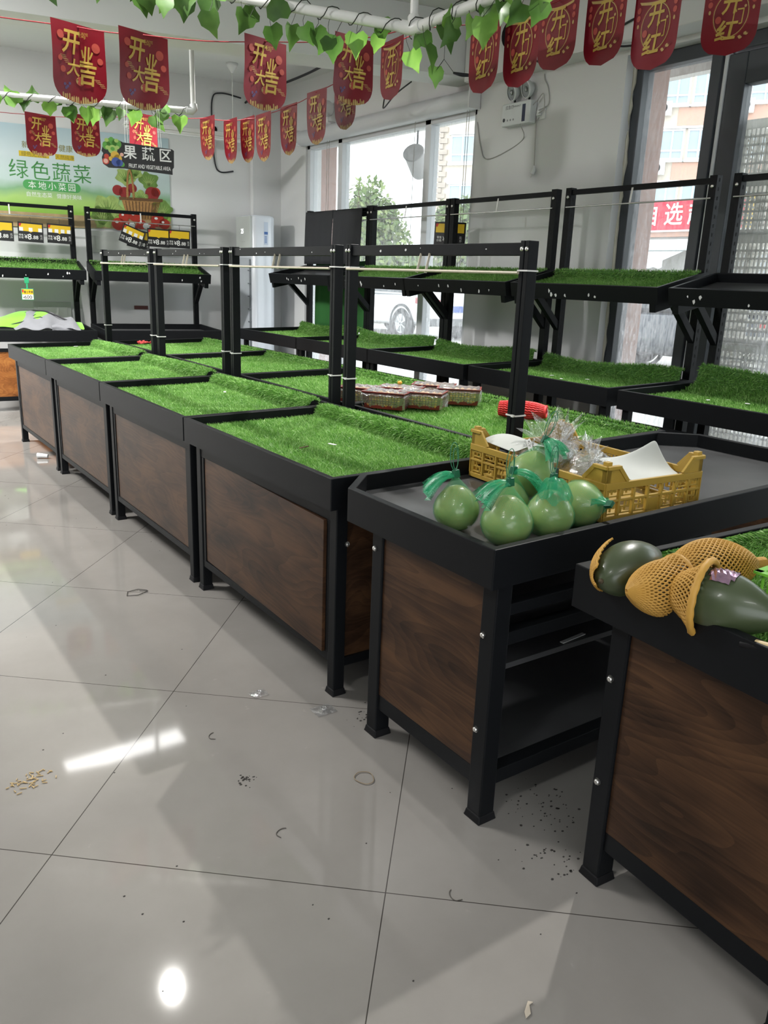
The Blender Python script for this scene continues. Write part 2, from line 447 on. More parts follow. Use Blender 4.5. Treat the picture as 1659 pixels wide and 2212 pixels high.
# downstand beam across the room
def beam_pt(x, d, z):
    # near edge of the soffit runs from (0.95, 4.46) to (4.40, 3.70)
    y = 4.46 + (x - 0.95) * (3.70 - 4.46) / 3.45
    return (x, y + d, z)
b = MB()
b.hexa([beam_pt(-5.1, 0, 2.90), beam_pt(4.5, 0, 2.90), beam_pt(4.5, 0.34, 2.90), beam_pt(-5.1, 0.34, 2.90), beam_pt(-5.1, 0, CEIL), beam_pt(4.5, 0, CEIL), beam_pt(4.5, 0.34, CEIL), beam_pt(-5.1, 0.34, CEIL)])
struct('trim_2', b, M['wall'], bevel=0.004)

# ceiling light panels
for i, (x, y, sx, sy, p) in enumerate(PANELS):
    t = thing('light_panel', ['flat white ceiling light panel above the far vegetable shelves',
                                'added unseen ceiling light panel in the far left bay, brightening the back wall', 'added unseen ceiling light panel over the left floor, brightening the beam', 'flat white ceiling light panel over the floor near the entrance', 'flat white ceiling light panel near the shop front'][i], 'light panel', (x, y, CEIL), 0, 'ceiling light panels')
    b = MB(); hx, hy = sx / 2, sy / 2
    for a, c in (((-hx, -hy, -0.04), (hx, -hy + 0.02, 0)), ((-hx, hy - 0.02, -0.04), (hx, hy, 0)), ((-hx, -hy + 0.02, -0.04), (-hx + 0.02, hy - 0.02, 0)), ((hx - 0.02, -hy + 0.02, -0.04), (hx, hy - 0.02, 0))): b.box(a, c)
    b.obj('frame', M['white'], t)
    b = MB(); b.box((-hx + 0.02, -hy + 0.02, -0.02), (hx - 0.02, hy - 0.02, -0.005)); b.obj('diffuser', M['white'], t)

for (x, y, p), where in zip(SPOTS, ('over the window aisle near the door', 'over the window aisle before the pier', 'over the front edge of the second table', 'beside the panel beyond the beam', 'over the far end of the window aisle')):
    t = thing('recessed_downlight', 'small white recessed downlight ' + where, 'downlight', (x, y, CEIL), 0, 'recessed downlights')
    b = MB(); b.lathe([(0.05, 0.0), (0.07, 0.0), (0.07, -0.006), (0.052, -0.008), (0.05, 0.0)], (0, 0, 0), 20); b.obj('ring', M['white'], t)

# ---------------------------------------------------------------- window 1 (white frame, three lights)
XG = 4.47
b = MB()
for y0, y1 in ((Y1W1 - 0.06, Y1W1), (5.88, 5.96), (4.405, 4.49), (Y0W1, Y0W1 + 0.05)):
    b.box((XG - 0.05, y0, 0.12), (XG + 0.05, y1, 2.74))
b.box((XG - 0.05, Y0W1, 2.66), (XG + 0.05, Y1W1, 2.74)); b.box((XG - 0.05, Y0W1, 0.12), (XG + 0.05, Y1W1, 0.18))
w1 = struct('window_1', b, M['alu'], bevel=0.006)
for y0, y1 in ((5.96, Y1W1 - 0.06), (4.49, 5.88), (Y0W1 + 0.05, 4.405)):
    b = MB(); b.box((XG - 0.003, y0, 0.18), (XG + 0.003, y1, 2.66)); b.obj('pane', M['glass'], w1)
# ---------------------------------------------------------------- window 2 and the glass door beside it (dark frame)
XD = 4.55
b = MB()
b.box((XD - 0.06, 2.200, 0), (XD + 0.06, 2.268, 2.80)); b.box((XD - 0.06, 1.610, 0), (XD + 0.06, 1.685, 2.80))
b.box((XD - 0.06, -1.7, 2.745), (XD + 0.06, 2.268, 2.83)); b.box((XD - 0.06, 1.685, 0.0), (XD + 0.06, 2.200, 0.08))
b.box((XD - 0.06, -0.42, 0), (XD + 0.06, -0.36, 2.745)); b.box((XD - 0.06, -1.7, 0), (XD + 0.06, -1.62, 2.745))
w2 = struct('window_2', b, M['dframe'], bevel=0.005)
b = MB(); b.box((XD - 0.003, 1.685, 0.08), (XD + 0.003, 2.200, 2.745)); b.obj('pane', M['glass'], w2)
b = MB(); b.box((XD - 0.003, -1.62, 0.0), (XD + 0.003, -0.42, 2.745)); b.obj('pane', M['glass'], w2)
b = MB()
b.box((XD - 0.045, 1.445, 0.01), (XD + 0.045, 1.570, 2.73)); b.box((XD - 0.045, 0.630, 0.01), (XD + 0.045, 0.750, 2.73))
b.box((XD - 0.045, 0.750, 2.55), (XD + 0.045, 1.445, 2.73)); b.box((XD - 0.045, 0.750, 0.01), (XD + 0.045, 1.445, 0.16))
b.box((XD - 0.05, 1.575, 0), (XD + 0.02, 1.600, 2.745), 1)
b.box((XD - 0.045, 0.500, 0.01), (XD + 0.045, 0.620, 2.73)); b.box((XD - 0.045, -0.35, 0.01), (XD + 0.045, -0.24, 2.73))
b.box((XD - 0.045, -0.24, 2.55), (XD + 0.045, 0.500, 2.73)); b.box((XD - 0.045, -0.24, 0.01), (XD + 0.045, 0.500, 0.16))
d1 = struct('door_1', b, [M['dframe'], M['alu']], bevel=0.006)
b = MB(); b.box((XD - 0.003, 0.750, 0.16), (XD + 0.003, 1.445, 2.55)); b.obj('pane', M['glass'], d1)
b = MB(); b.box((XD - 0.003, -0.24, 0.16), (XD + 0.003, 0.500, 2.55)); b.obj('pane', M['glass'], d1)
b = MB(); b.tube([(XD - 0.10, 0.690, 0.9), (XD - 0.10, 0.690, 1.5)], 0.016); b.bar((XD - 0.10, 0.690, 1.0), (XD - 0.04, 0.690, 1.0), 0.02, 0.02); b.bar((XD - 0.10, 0.690, 1.4), (XD - 0.04, 0.690, 1.4), 0.02, 0.02); b.obj('handle', M['steel'], d1)
# white sealant and packing foam squeezed out along the pier
b = MB(); rr = random.Random(3); pts = []
for i in range(40):
    z = 0.02 + i * 2.8 / 39
    pts.append((4.482 + rr.uniform(-0.006, 0.006), 2.268 + rr.uniform(-0.004, 0.010), z))
b.tube(pts, 0.018, 6, radii=[rr.uniform(0.008, 0.022) for _ in pts])
struct('trim_3', b, mat('yellowed_sealant', (0.55, 0.53, 0.44), 0.7, var=0.2))
# roller blind case over window 1
t = thing('roller_blind', 'white roller blind case over the wide window with thin cords', 'roller blind', (4.36, 5.18, 2.71))
b = MB(); n = 14
prof = [(0.075 * math.cos(a), 0.075 * math.sin(a)) for a in [PI / 2 + PI * i / n for i in range(n + 1)]]
P = [[(p[0] + 0.0, y, p[1] + 0.06) for p in prof] for y in (-1.44, 1.44)]
b.grid(P); b.box((-0.01, -1.44, -0.015), (0.035, 1.44, 0.135)); b.obj('case', M['alu'], t)
for y in (-1.45, 1.44):
    b = MB(); b.box((-0.09, y, -0.02), (0.035, y + 0.012, 0.14)); b.obj('end_cap', M['white'], t, 0.004)
for y in (-1.36, -1.33, -0.62, 0.86, 0.9):
    b = MB(); b.tube([(0.0, y, -0.015), (0.0, y + 0.01, -1.35 if y < 0 else -0.9)], 0.0025, 5); b.obj('cord', mat('grey_cord', (0.35, 0.34, 0.31), 0.7), t)

# ---------------------------------------------------------------- outside
b = MB(); b.flat([(4.6, -30, -0.02), (80, -30, -0.02), (80, 80, -0.02), (4.6, 80, -0.02)])
struct('pavement', b, mat('pale_concrete_paving', (0.50, 0.485, 0.46), 0.9, var=0.12, scale=0.6))
b = MB(); b.box((4.6, -5.2, 3.0), (5.45, 8.5, 3.25)); b.box((5.35, -5.2, 2.90), (5.45, 8.5, 3.3)); struct('roof_canopy', b, mat('white_eave', (0.72, 0.72, 0.70), 0.8))
pink = mat('dusty_pink_render', (0.40, 0.27, 0.235), 0.9, var=0.08, scale=20, bump=0.1)
b = MB(); b.box((4.72, 2.335, -0.02), (4.95, 2.75, 2.98)); struct('column_facade', b, pink, bevel=0.01)
b = MB(); b.box((4.72, 6.84, -0.02), (4.95, 7.60, 2.98)); struct('column_corner', b, pink, bevel=0.01)
# apartment block across the road
ab = thing('apartment_building', 'pink and cream apartment block with white framed windows across the road', 'building', (32.63, 39.63, 0), math.atan2(-14.26, 9.40))
cream = mat('cream_render', (0.62, 0.55, 0.47), 0.9, var=0.08, scale=0.6); salmon = mat('salmon_render', (0.58, 0.36, 0.28), 0.9, var=0.08, scale=0.6)
b = MB(); b.box((-0.3, 0, 0), (24, 10, 19))
b.obj('wall', cream, ab)
b = MB()
for x0, x1 in ((2.2, 3.2), (5.2, 6.4), (8.4, 9.6), (11.6, 12.3), (15.2, 16.4), (18.4, 19.6)): b.box((x0, -0.08, 0), (x1, 0, 18.9))
for x0, x1 in ((12.3, 15.2), (16.4, 18.4)):
    for z in (1.6, 4.4, 7.15, 9.9, 12.7): b.box((x0 + 0.9 if x0 < 13 else x0, -0.04, z), (x1, 0, z + 0.9))
b.obj('pink_band', salmon, ab)
b = MB(); rr = random.Random(5)
for k in range(60):
    z = 0.3 + k * 0.31; w = 0.55 if k % 2 else 0.28
    b.box((-0.35, -0.15, z), (-0.35 + w, 0.0, z + 0.27))
b.obj('quoin_edge', mat('old_stone_edge', (0.42, 0.36, 0.31), 0.9, var=0.35, scale=2), ab)
wf = mat('white_window_pvc', (0.85, 0.86, 0.86), 0.5); wg = mat('blue_grey_window_glass', (0.36, 0.44, 0.50), 0.12, var=0.2, scale=0.5)
for x in (1.15, 4.2, 7.4, 10.5, 13.05, 14.45, 17.4, 20.6):
    for z in (3.4, 6.2, 8.95, 11.7, 14.5):
        w = 1.5 if x < 12 or x > 16 else 1.25
        b = MB(); h = 1.55
        for a, c in (((-w / 2, -0.10, -h / 2), (-w / 2 + 0.09, 0.02, h / 2)), ((w / 2 - 0.09, -0.10, -h / 2), (w / 2, 0.02, h / 2)), ((-w / 2 + 0.09, -0.10, h / 2 - 0.09), (w / 2 - 0.09, 0.02, h / 2)), ((-w / 2 + 0.09, -0.10, -h / 2), (w / 2 - 0.09, 0.02, -h / 2 + 0.09)), ((-0.04, -0.10, -h / 2 + 0.09), (0.04, 0.0, h / 2 - 0.09)), ((-w / 2 + 0.09, -0.11, -h / 5 - 0.04), (w / 2 - 0.09, 0.0, -h / 5 + 0.04)), ((-w / 2 - 0.12, -0.22, -h / 2 - 0.12), (w / 2 + 0.12, 0.0, -h / 2 - 0.01)), ((-w / 2 - 0.12, -0.16, h / 2 + 0.02), (w / 2 + 0.12, 0.0, h / 2 + 0.14))):
            b.box((x + a[0], a[1], z + a[2]), (x + c[0], c[1], z + c[2]))
        f = b.obj('window', wf, ab)
        b = MB(); b.box((x - w / 2 + 0.09, -0.04, z - h / 2 + 0.09), (x + w / 2 - 0.09, -0.01, z + h / 2 - 0.09)); b.obj('pane', wg, f)
for x in (11.9, 16.0):
    b = MB(); b.tube([(x, -0.2, 0), (x, -0.2, 18.8)], 0.07, 6); b.obj('drainpipe', wf, ab)
    for z in (7.4, 10.4):
        b = MB(); b.box((x + 0.15, -0.5, z), (x + 0.95, -0.1, z + 0.65)); u = b.obj('air_unit', wf, ab)
        b = MB(); b.lathe([(0.0, 0), (0.22, 0), (0.24, 0.02)], (x + 0.5, -0.51, z + 0.33), 16, 0, Matrix.Rotation(PI / 2, 3, 'X')); b.obj('fan_grille', M['slot'], u)
# low shop with the red sign
sh = thing('shop_building', 'low grey shop front with awning below the red sign', 'building', (17.9, 8.0, 0), -PI / 2)
b = MB(); b.box((-6.0, 0.06, 0), (9, 5, 2.62)); b.obj('wall', mat('grey_shop_wall', (0.46, 0.45, 0.43), 0.9, var=0.1, scale=2), sh)
b = MB(); b.box((-6.05, -0.02, 2.62), (9.05, 5, 2.74)); b.obj('roof_edge', mat('old_brick_coping', (0.45, 0.28, 0.22), 0.9, var=0.4, scale=6), sh)
b = MB()
P = []
for x in np.linspace(-5.2, -3.25, 40):
    P.append([(x, -0.02, 2.3), (x, -0.9, 2.02), (x, -0.9, 1.84 - 0.02 * math.sin(x * 22))])
b.grid(P); b.obj('awning', mat('white_awning_cloth', (0.62, 0.66, 0.66), 0.8, var=0.06), sh)
b = MB(); b.tube([(-5.2, -0.08, 2.42), (-3.0, -0.08, 2.42)], 0.14, 10); b.obj('roller_case', wf, sh)
b = MB(); b.box((-2.6, 0.0, 0.0), (4.0, 0.06, 2.2)); b.obj('shutter', mat('grey_steel_shutter', (0.30, 0.32, 0.34), 0.5, var=0.15), sh)
sg = thing('shop_sign', 'long red shop sign with white characters across the road', 'sign', (17.86, 8.0, 0), -PI / 2)
b = MB(); b.box((-6.0, -0.02, 2.78), (9, 0.05, 3.50)); b.box((-1.7, -0.03, 2.78), (-1.3, 0.0, 3.50), 1); b.obj('board', [mat('sign_red', (0.62, 0.02, 0.05), 0.5), mat('sign_yellow', (0.80, 0.48, 0.05), 0.5)], sg)
b = MB(); b.box((-6.0, -0.04, 2.74), (9, 0.05, 2.78)); b.obj('trim', wf, sg)
b = MB()
for ch, x in (('自', -4.42), ('选', -3.71), ('超', -3.02), ('市', -2.3)):
    put_text(b, ch, lambda u, v: (u, -0.035, v), x, 3.16, 0.56, 0, 1.0, 0.012)
b.obj('lettering', wf, sg)

# ---------------------------------------------------------------- trees and cars outside
def tree(name, label, x, y, h, r, seed, pointed):
    t = thing(name, label, 'tree', (x, y, -0.02), 0, 'trees across the road')
    b = MB(); b.tube([(0, 0, 0), (0.05, 0, h * 0.4), (0, 0.03, h * 0.8)], 0.12, 8, radii=[0.14, 0.10, 0.04]); b.obj('trunk', mat('bark', (0.10, 0.075, 0.05), 0.9), t)
    g = np.random.default_rng(seed)
    b = MB(); n = 6500
    lobes = [(g.uniform(-r * .55, r * .55), g.uniform(-r * .4, r * .4), h * g.uniform(.35, .62), r * g.uniform(.45, .65), h * g.uniform(.28, .42)) for _ in range(9)]
    for i in range(n):
        cx_, cy_, cz_, rr, hh = lobes[i % 9]
        u = g.normal(size=3); u /= np.linalg.norm(u); k = g.uniform(0.6, 1.0)
        p = np.array([cx_ + u[0] * rr * k, cy_ + u[1] * rr * k, cz_ + u[2] * hh * k])
        if pointed and u[2] > 0: p[0] -= u[0] * rr * k * u[2] * .6; p[1] -= u[1] * rr * k * u[2] * .6
        a = g.normal(size=3); a /= np.linalg.norm(a); c = np.cross(a, u); c /= np.linalg.norm(c) + 1e-6
        s = g.uniform(.08, .17)
        b.add([p - a * s, p + c * s * .6, p + a * s, p - c * s * .6], [(0, 1, 2, 3)], int(g.random() < .4))
    b.obj('foliage', [M['treeA'], M['treeB']], t)
M['treeA'] = leafy('tree_leaf', (0.10, 0.17, 0.045), (0.17, 0.25, 0.08), 0.3, 0.6)
M['treeB'] = leafy('tree_leaf_light', (0.20, 0.27, 0.08), (0.30, 0.36, 0.14), 0.3, 0.6)
tree('tree', 'tallest pointed green tree behind the white car', 17.2, 25.2, 5.6, 1.9, 1, True)
tree('tree', 'broad green tree to the left of the tallest tree', 13.2, 26.5, 4.6, 1.7, 2, True)
tree('tree', 'yellow-green tree beside the apartment block edge', 19.3, 21.0, 4.9, 1.7, 3, True)
tree('tree', 'low bushy tree between the taller trees', 14.6, 20.0, 2.6, 1.7, 4, False)

def loft(b, secs, m=0):
    """secs: list of (x, [(y, z) ...]) rings of the same length, closed"""
    P = [[(x, y, z) for y, z in ring] for x, ring in secs]
    b.grid(P, m, True, True)
    b.add(P[0], [tuple(range(len(P[0])))], m); b.add(P[-1], [tuple(range(len(P[-1])))[::-1]], m)
def car(label, loc, paint, plate_text):
    """x forward, rear at x=0; y left"""
    t = thing('car', label, 'car', loc, PI / 2)
    b = MB()
    def ring(w, z0, z1, tuck=0.85):
        return [(-w * tuck, z0), (-w, z0 + .12), (-w * 1.0, (z0 + z1) / 2), (-w * .97, z1 - .05), (-w * .9, z1), (w * .9, z1), (w * .97, z1 - .05), (w, (z0 + z1) / 2), (w, z0 + .12), (w * tuck, z0)]
    loft(b, [(0.0, ring(.80, .42, .92)), (.06, ring(.88, .34, 1.02)), (.5, ring(.92, .30, 1.06)), (1.6, ring(.93, .27, 1.02)), (3.1, ring(.93, .27, 1.0)), (3.9, ring(.91, .28, .96)), (4.35, ring(.86, .3, .86)), (4.55, ring(.72, .36, .70))])
    def cab(w0, w1, z1): return [(-w0, .96), (-w0 * .98, 1.1), (-w1, z1 - .06), (-w1 * .9, z1), (w1 * .9, z1), (w1, z1 - .06), (w0 * .98, 1.1), (w0, .96)]
    loft(b, [(0.12, cab(.86, .80, 1.06)), (.42, cab(.88, .70, 1.50)), (.9, cab(.89, .70, 1.63)), (2.0, cab(.89, .70, 1.66)), (2.7, cab(.89, .68, 1.58)), (3.45, cab(.87, .80, 1.02))])
    body = b.obj('body', paint, t)
    body.modifiers.new('smooth', 'SUBSURF').levels = 1; body.modifiers['smooth'].render_levels = 2
    dg_ = mat('car_glass', (0.03, 0.035, 0.04), 0.08)
    b = MB(); b.hexa([(.16, -.66, 1.08), (.16, .66, 1.08), (.24, .66, 1.08), (.24, -.66, 1.08), (.38, -.58, 1.46), (.38, .58, 1.46), (.5, .58, 1.46), (.5, -.58, 1.46)]); b.obj('rear_window', dg_, t, .02)
    for s in (-1, 1):
        b = MB(); b.hexa([(.62, s * .80, 1.06), (3.0, s * .80, 1.06), (3.0, s * .885, 1.06), (.62, s * .885, 1.06), (.85, s * .66, 1.54), (2.55, s * .66, 1.54), (2.55, s * .735, 1.54), (.85, s * .735, 1.54)]); b.obj('side_window', dg_, t)
        b = MB(); b.hexa([(-.02, s * .45, .84), (.30, s * .94, .84), (.36, s * .90, .84), (.05, s * .45, .84), (-.02, s * .45, .94), (.30, s * .94, .98), (.36, s * .88, .98), (.05, s * .45, .94)]); b.obj('tail_lamp', mat('red_lamp', (0.35, 0.02, 0.02), 0.2), t, .01)
        for x in (.85, 3.65):
            b = MB(); R = Matrix.Rotation(PI / 2, 3, 'X')
            b.lathe([(.23, -.11), (.33, -.11), (.36, -.07), (.36, .07), (.33, .11), (.23, .11)], (x, s * .84, .36), 28, 0, R)
            w = b.obj('wheel', M['rubber'], t)
            b = MB(); b.lathe([(.0, -.02), (.23, -.02), (.235, .06), (.215, .07), (.20, .02), (.04, .03), (.0, .04)], (x, s * .86, .36), 24, 0, Matrix.Rotation(-s * PI / 2, 3, 'X'))
            for k in range(7):
                a = 2 * PI * k / 7; b.bar((x + .03 * math.cos(a), s * .925, .36 + .03 * math.sin(a)), (x + .21 * math.cos(a), s * .925, .36 + .21 * math.sin(a)), .035, .03, 0, (0, 1, 0))
            b.obj('alloy_rim', mat('alloy', (0.45, 0.46, 0.47), 0.35, metal=0.7), w)
            b = MB(); b.lathe([(.40, -.0), (.455, -.0), (.455, .06), (.40, .06)], (x, s * .875, .36), 28, 0, Matrix.Rotation(-s * PI / 2, 3, 'X')); b.obj('wheel_arch', M['rubber'], t)
    b = MB(); b.box((-.02, -.86, .34), (.12, .86, .52)); b.obj('rear_bumper', mat('grey_bumper', (0.12, 0.125, 0.13), 0.6), t, .03)
    b = MB(); b.box((-.035, -.24, .66), (.03, .24, .80)); p = b.obj('number_plate', mat('plate_blue', (0.03, 0.09, 0.35), 0.4), t)
white_paint = mat('white_car_paint', (0.72, 0.73, 0.75), 0.25, coat=0.6, var=0.02)
car('white estate car parked beyond the wide window', (12.1, 13.15, -0.02), white_paint, '')
car('dark blue grey car parked beside the pink column outside', (11.9, 4.6, -0.02), mat('dark_car_paint', (0.035, 0.042, 0.055), 0.25, coat=0.6), '')
# floodlight hung from the canopy
t = thing('floodlight', 'grey floodlight hanging outside the wide window', 'floodlight', (5.2, 5.64, 2.98))
b = MB(); b.tube([(0, 0, 0), (0.0, 0.0, -0.36)], 0.010, 6); b.obj('bracket', M['dframe'], t)
b = MB(); R = Matrix.Rotation(-0.9, 3, 'Y') @ Matrix.Rotation(0.5, 3, 'X'); b.lathe([(0.0, -0.17), (0.085, -0.17), (0.095, -0.14), (0.105, 0.12), (0.115, 0.14), (0.10, 0.145), (0.0, 0.13)], (0.0, 0, -0.44), 20, 0, R); b.obj('lamp_body', mat('grey_plastic', (0.36, 0.36, 0.36), 0.5), t)
# stacked white produce crates outside the door
def vcrate():
    b = MB(); W, D, H = 0.58, 0.40, 0.345
    b.box((-W / 2, -D / 2, 0), (W / 2, D / 2, 0.012))
    for s in (-1, 1):
        for axis in (0, 1):
            L, o = (W, D / 2) if axis == 0 else (D, W / 2)
            def bx(u0, u1, z0, z1, th=0.008, out=0.0):
                a, c = s * (o - th), s * (o + out)
                lo, hi = min(a, c), max(a, c)
                if axis == 0: b.box((u0, lo, z0), (u1, hi, z1))
                else: b.box((lo, u0, z0), (hi, u1, z1))
            bx(-L / 2, L / 2, 0, 0.03); bx(-L / 2, L / 2, H - 0.055, H, 0.008, 0.006)
            n = int(L / 0.028)
            for i in range(n + 1):
                u = -L / 2 + L * i / n; wdt = 0.008 if i % 5 else 0.014
                bx(max(-L / 2, u - wdt / 2), min(L / 2, u + wdt / 2), 0.03, H - 0.055)
            for z in (0.085, 0.14, 0.195, 0.245): bx(-L / 2, L / 2, z - 0.007, z + 0.007)
            bx(-L / 2, -L / 2 + 0.05, 0.03, H - 0.055); bx(L / 2 - 0.05, L / 2, 0.03, H - 0.055)
    return b.mesh('plastic_crate', [leafy('translucent_white_crate', (0.82, 0.81, 0.77), (0.90, 0.89, 0.86), 0.62, 0.45, 4)])
vm = vcrate()
for i in range(7):
    o = bpy.data.objects.new('plastic_crate', vm); link(o)
    o.location = (4.96 + 0.012 * math.sin(i * 2.3), 1.33 + 0.012 * math.cos(i * 1.7), -0.02 + i * 0.345); o.rotation_euler = (0, 0, PI / 2 + 0.06 + 0.02 * math.sin(i))
    tag(o, 'white slatted plastic crate outside the glass door, %s from the ground in its stack' % ['lowest', 'second', 'third', 'fourth', 'fifth', 'sixth', 'topmost, seventh'][i], 'crate', 'white crates stacked outside the door')

# ---------------------------------------------------------------- display tables
def tray_mesh(b, D, L, H, t, z0, slope, floor_dz=0.05, y0=0.0, clip=0.0, both_clip=False, m_floor=1):
    """open tray with square rim; local x = depth, y = length; top edge at z0 + slope*x.  clip cuts the +y corners"""
    def q(x, y, dz): return (x, y, z0 + slope * x + dz)
    out = [(0, y0), (D, y0)]
    inn = [(t, y0 + t), (D - t, y0 + t)]
    if clip:
        c = clip; ci = clip + t * 0.42
        out += [(D, y0 + L - c), (D - c, y0 + L), (c, y0 + L), (0, y0 + L - c)]
        inn += [(D - t, y0 + L - ci), (D - ci, y0 + L - t), (ci, y0 + L - t), (t, y0 + L - ci)]
    else:
        out += [(D, y0 + L), (0, y0 + L)]; inn += [(D - t, y0 + L - t), (t, y0 + L - t)]
    n = len(out)
    vs_ = [q(x, y, -H) for x, y in out] + [q(x, y, 0) for x, y in out] + [q(x, y, 0) for x, y in inn] + [q(x, y, -floor_dz) for x, y in inn]
    fs = []; 
    for i in range(n):
        j = (i + 1) % n
        fs += [(i, j, n + j, n + i), (n + i, n + j, 2 * n + j, 2 * n + i), (2 * n + i, 2 * n + j, 3 * n + j, 3 * n + i)]
    b.add(vs_, fs, 0)
    b.add([q(x, y, -floor_dz) for x, y in inn], [tuple(range(n))], m_floor)
    b.add([q(x, y, -H) for x, y in out], [tuple(range(n))[::-1]], 0)

def leg(parent, x, y, z1, w=0.042):
    b = MB(); h = w / 2
    b.box((x - h, y - h, 0.02), (x + h, y + h, z1)); o = b.obj('leg', M['black'], parent, 0.003)
    b = MB(); k = h + 0.0055
    b.hexa([(x - k, y - k, 0), (x + k, y - k, 0), (x + k, y + k, 0), (x - k, y + k, 0), (x - h - .002, y - h - .001, 0.022), (x + h + .002, y - h - .001, 0.022), (x + h + .002, y + h + .001, 0.022), (x - h - .002, y + h + .001, 0.022)])
    b.box((x - k, y - k, 0), (x + k, y + k, 0.006))
    b.obj('foot', M['rubber'], o, 0.003)
    return o

def bolt(parent, p, axis):
    b = MB(); R = {'x': Matrix.Rotation(-PI / 2, 3, 'Y'), 'y': Matrix.Rotation(PI / 2, 3, 'X')}[axis]
    b.lathe([(0, 0), (0.0085, 0), (0.0085, 0.002)], p, 12, 0, R); b.lathe([(0.0066, 0.002), (0.0066, 0.006), (0.0045, 0.0075), (0, 0.0075)], p, 6, 0, R)
    return b.obj('bolt', M['steel'], parent)

def island_table(label, D, z0, slope, loc, rz, group, sag=False):
    t = thing('display_table', label, 'display table', loc, rz, group)
    b = MB(); tray_mesh(b, D, 1.192, 0.102, 0.021, z0, slope, 0.052, 0.004); b.obj('tray', [M['black'], M['black_rough']], t, 0.0025)
    for x in (0.036 + .021, D - 0.06):
        for y in (0.046, 1.136): leg(t, x, y, z0 + slope * x - 0.10)
    b = MB()                                            # frame round the front panel
    x0, x1 = 0.040, 0.070
    b.box((x0, 0.067, 0.60), (x1, 1.115, 0.640)); b.box((x0, 0.067, 0.112), (x1, 1.115, 0.142))
    b.box((x0, 0.072, 0.142), (x1, 0.092, 0.60)); b.box((x0, 1.090, 0.142), (x1, 1.110, 0.60))
    b.obj('panel_frame', M['black'], t, 0.002)
    b = MB(); b.box((0.044, 0.092, 0.142), (0.062, 1.090, 0.60)) if not sag else b.hexa([(0.030, 0.094, 0.138), (0.048, 0.094, 0.138), (0.062, 1.088, 0.146), (0.044, 1.088, 0.146), (0.030, 0.094, 0.598), (0.048, 0.094, 0.598), (0.062, 1.088, 0.604), (0.044, 1.088, 0.604)])
    b.obj('front_panel', M['wood'], t, 0.0015)
    b = MB(); b.box((0.080, 0.040, 0.13), (D - 0.082, 0.054, 0.64)); b.obj('side_panel', M['wood'], t)
    b = MB(); b.box((0.080, 0.030, 0.10), (D - 0.08, 0.062, 0.13)); b.obj('base_rail', M['black'], t)
    b = MB(); b.box((0.080, 1.12, 0.10), (D - 0.08, 1.15, 0.13)); b.obj('base_rail', M['black'], t)
    return t

SL = 0.0175
X0, YS = 0.928, 0.272
pos = ['nearest to the fruit stand', 'second from the fruit stand', 'third from the fruit stand', 'farthest from the fruit stand']
front = []
for i in range(4):
    lab = 'black produce table with walnut front panel in the aisle row, ' + pos[i]
    loc = (X0, YS + 1.201 * i, 0)
    if i == 0:
        o = island_table(lab, 0.752, 0.756, SL, loc, 0, 'aisle side island tables', True); bolt(o, (0.7, 0.032, 0.55), 'y'); bolt(o, (0.076, 0.0245, 0.53), 'y')
    elif i == 1: o = proto = island_table(lab, 0.752, 0.756, SL, loc, 0, 'aisle side island tables')
    else: o = dup(proto, loc, None, lab)
    front.append(o)
XB = 2.545
zb = 0.756 + SL * (XB - X0)
for i in range(4):
    lab = 'black produce table in the island row facing the window, ' + pos[i]
    loc = (XB, YS + 1.201 * (i + 1), 0)
    if i == 0: o = protob = island_table(lab, 0.812, zb, -SL, loc, PI, 'window side island tables')
    else: o = dup(protob, loc, None, lab)

# ---------------------------------------------------------------- price rail frames standing between the two rows
def rail_frame(label, y0):
    t = thing('rail_frame', label, 'rail frame', (1.7065, y0, 0), 0, 'price rail frames along the island')
    zt = 1.484
    for y in (0.0, 1.10):
        b = MB(); b.box((-0.0225, y - 0.021, 0.0), (0.0225, y - 0.002, zt)); b.box((-0.0225, y + 0.002, 0.0), (0.0225, y + 0.021, zt)); b.box((-0.018, y - 0.002, 0.0), (0.018, y + 0.002, zt - .002)); b.obj('post', M['black'], t, 0.002)
        b = MB(); b.box((-0.026, y - 0.0245, 0.895), (0.026, y + 0.0245, 0.900)); b.box((-0.034, y - 0.02, 0.894), (-0.026, y - 0.01, 0.902)); b.obj('cable_tie', M['tie'], t)
        b = MB(); b.box((-0.026, y - 0.0245, 1.385), (0.026, y + 0.0245, 1.390)); b.obj('cable_tie', M['tie'], t)
        b = MB()
        for dy in (-0.0115, 0.0115): b.lathe([(0, 0), (0.008, 0), (0.008, 0.003), (0.004, 0.006), (0, 0.006)], (-0.0225, y + dy, zt - 0.027), 12, 0, Matrix.Rotation(-PI / 2, 3, 'Y'))
        b.obj('bolt', M['steel'], t)
    b = MB(); b.box((-0.014, 0.021, zt - 0.048), (0.014, 1.079, zt - 0.006)); b.obj('top_bar', M['black'], t, 0.002)
    b = MB(); b.tube([(-0.034, 0.01, 1.380), (-0.034, 1.09, 1.380)], 0.0055, 8); b.obj('price_rod', M['rod'], t)
    for y in (0.52, 0.575):
        b = MB(); b.bar((-0.016, y, zt - 0.04), (-0.034, y, 1.372), 0.010, 0.003, 0, (0, 1, 0)); b.obj('rod_hanger', M['rod'], t)
    b = MB(); rr = random.Random(int(y0 * 100))
    for k in range(4):
        y = rr.uniform(0.1, 1.0); z = zt - rr.uniform(0.012, 0.04); r = rr.uniform(0.002, 0.006)
        b.prism([(-0.0148, y + r * rr.uniform(.5, 1.4) * math.cos(a), z + r * rr.uniform(.5, 1.2) * math.sin(a)) for a in (0, 1, 2.1, 3.2, 4.2, 5.2)], (0.001, 0, 0))
    b.obj('label_scrap', M['tape'], t)
    return t
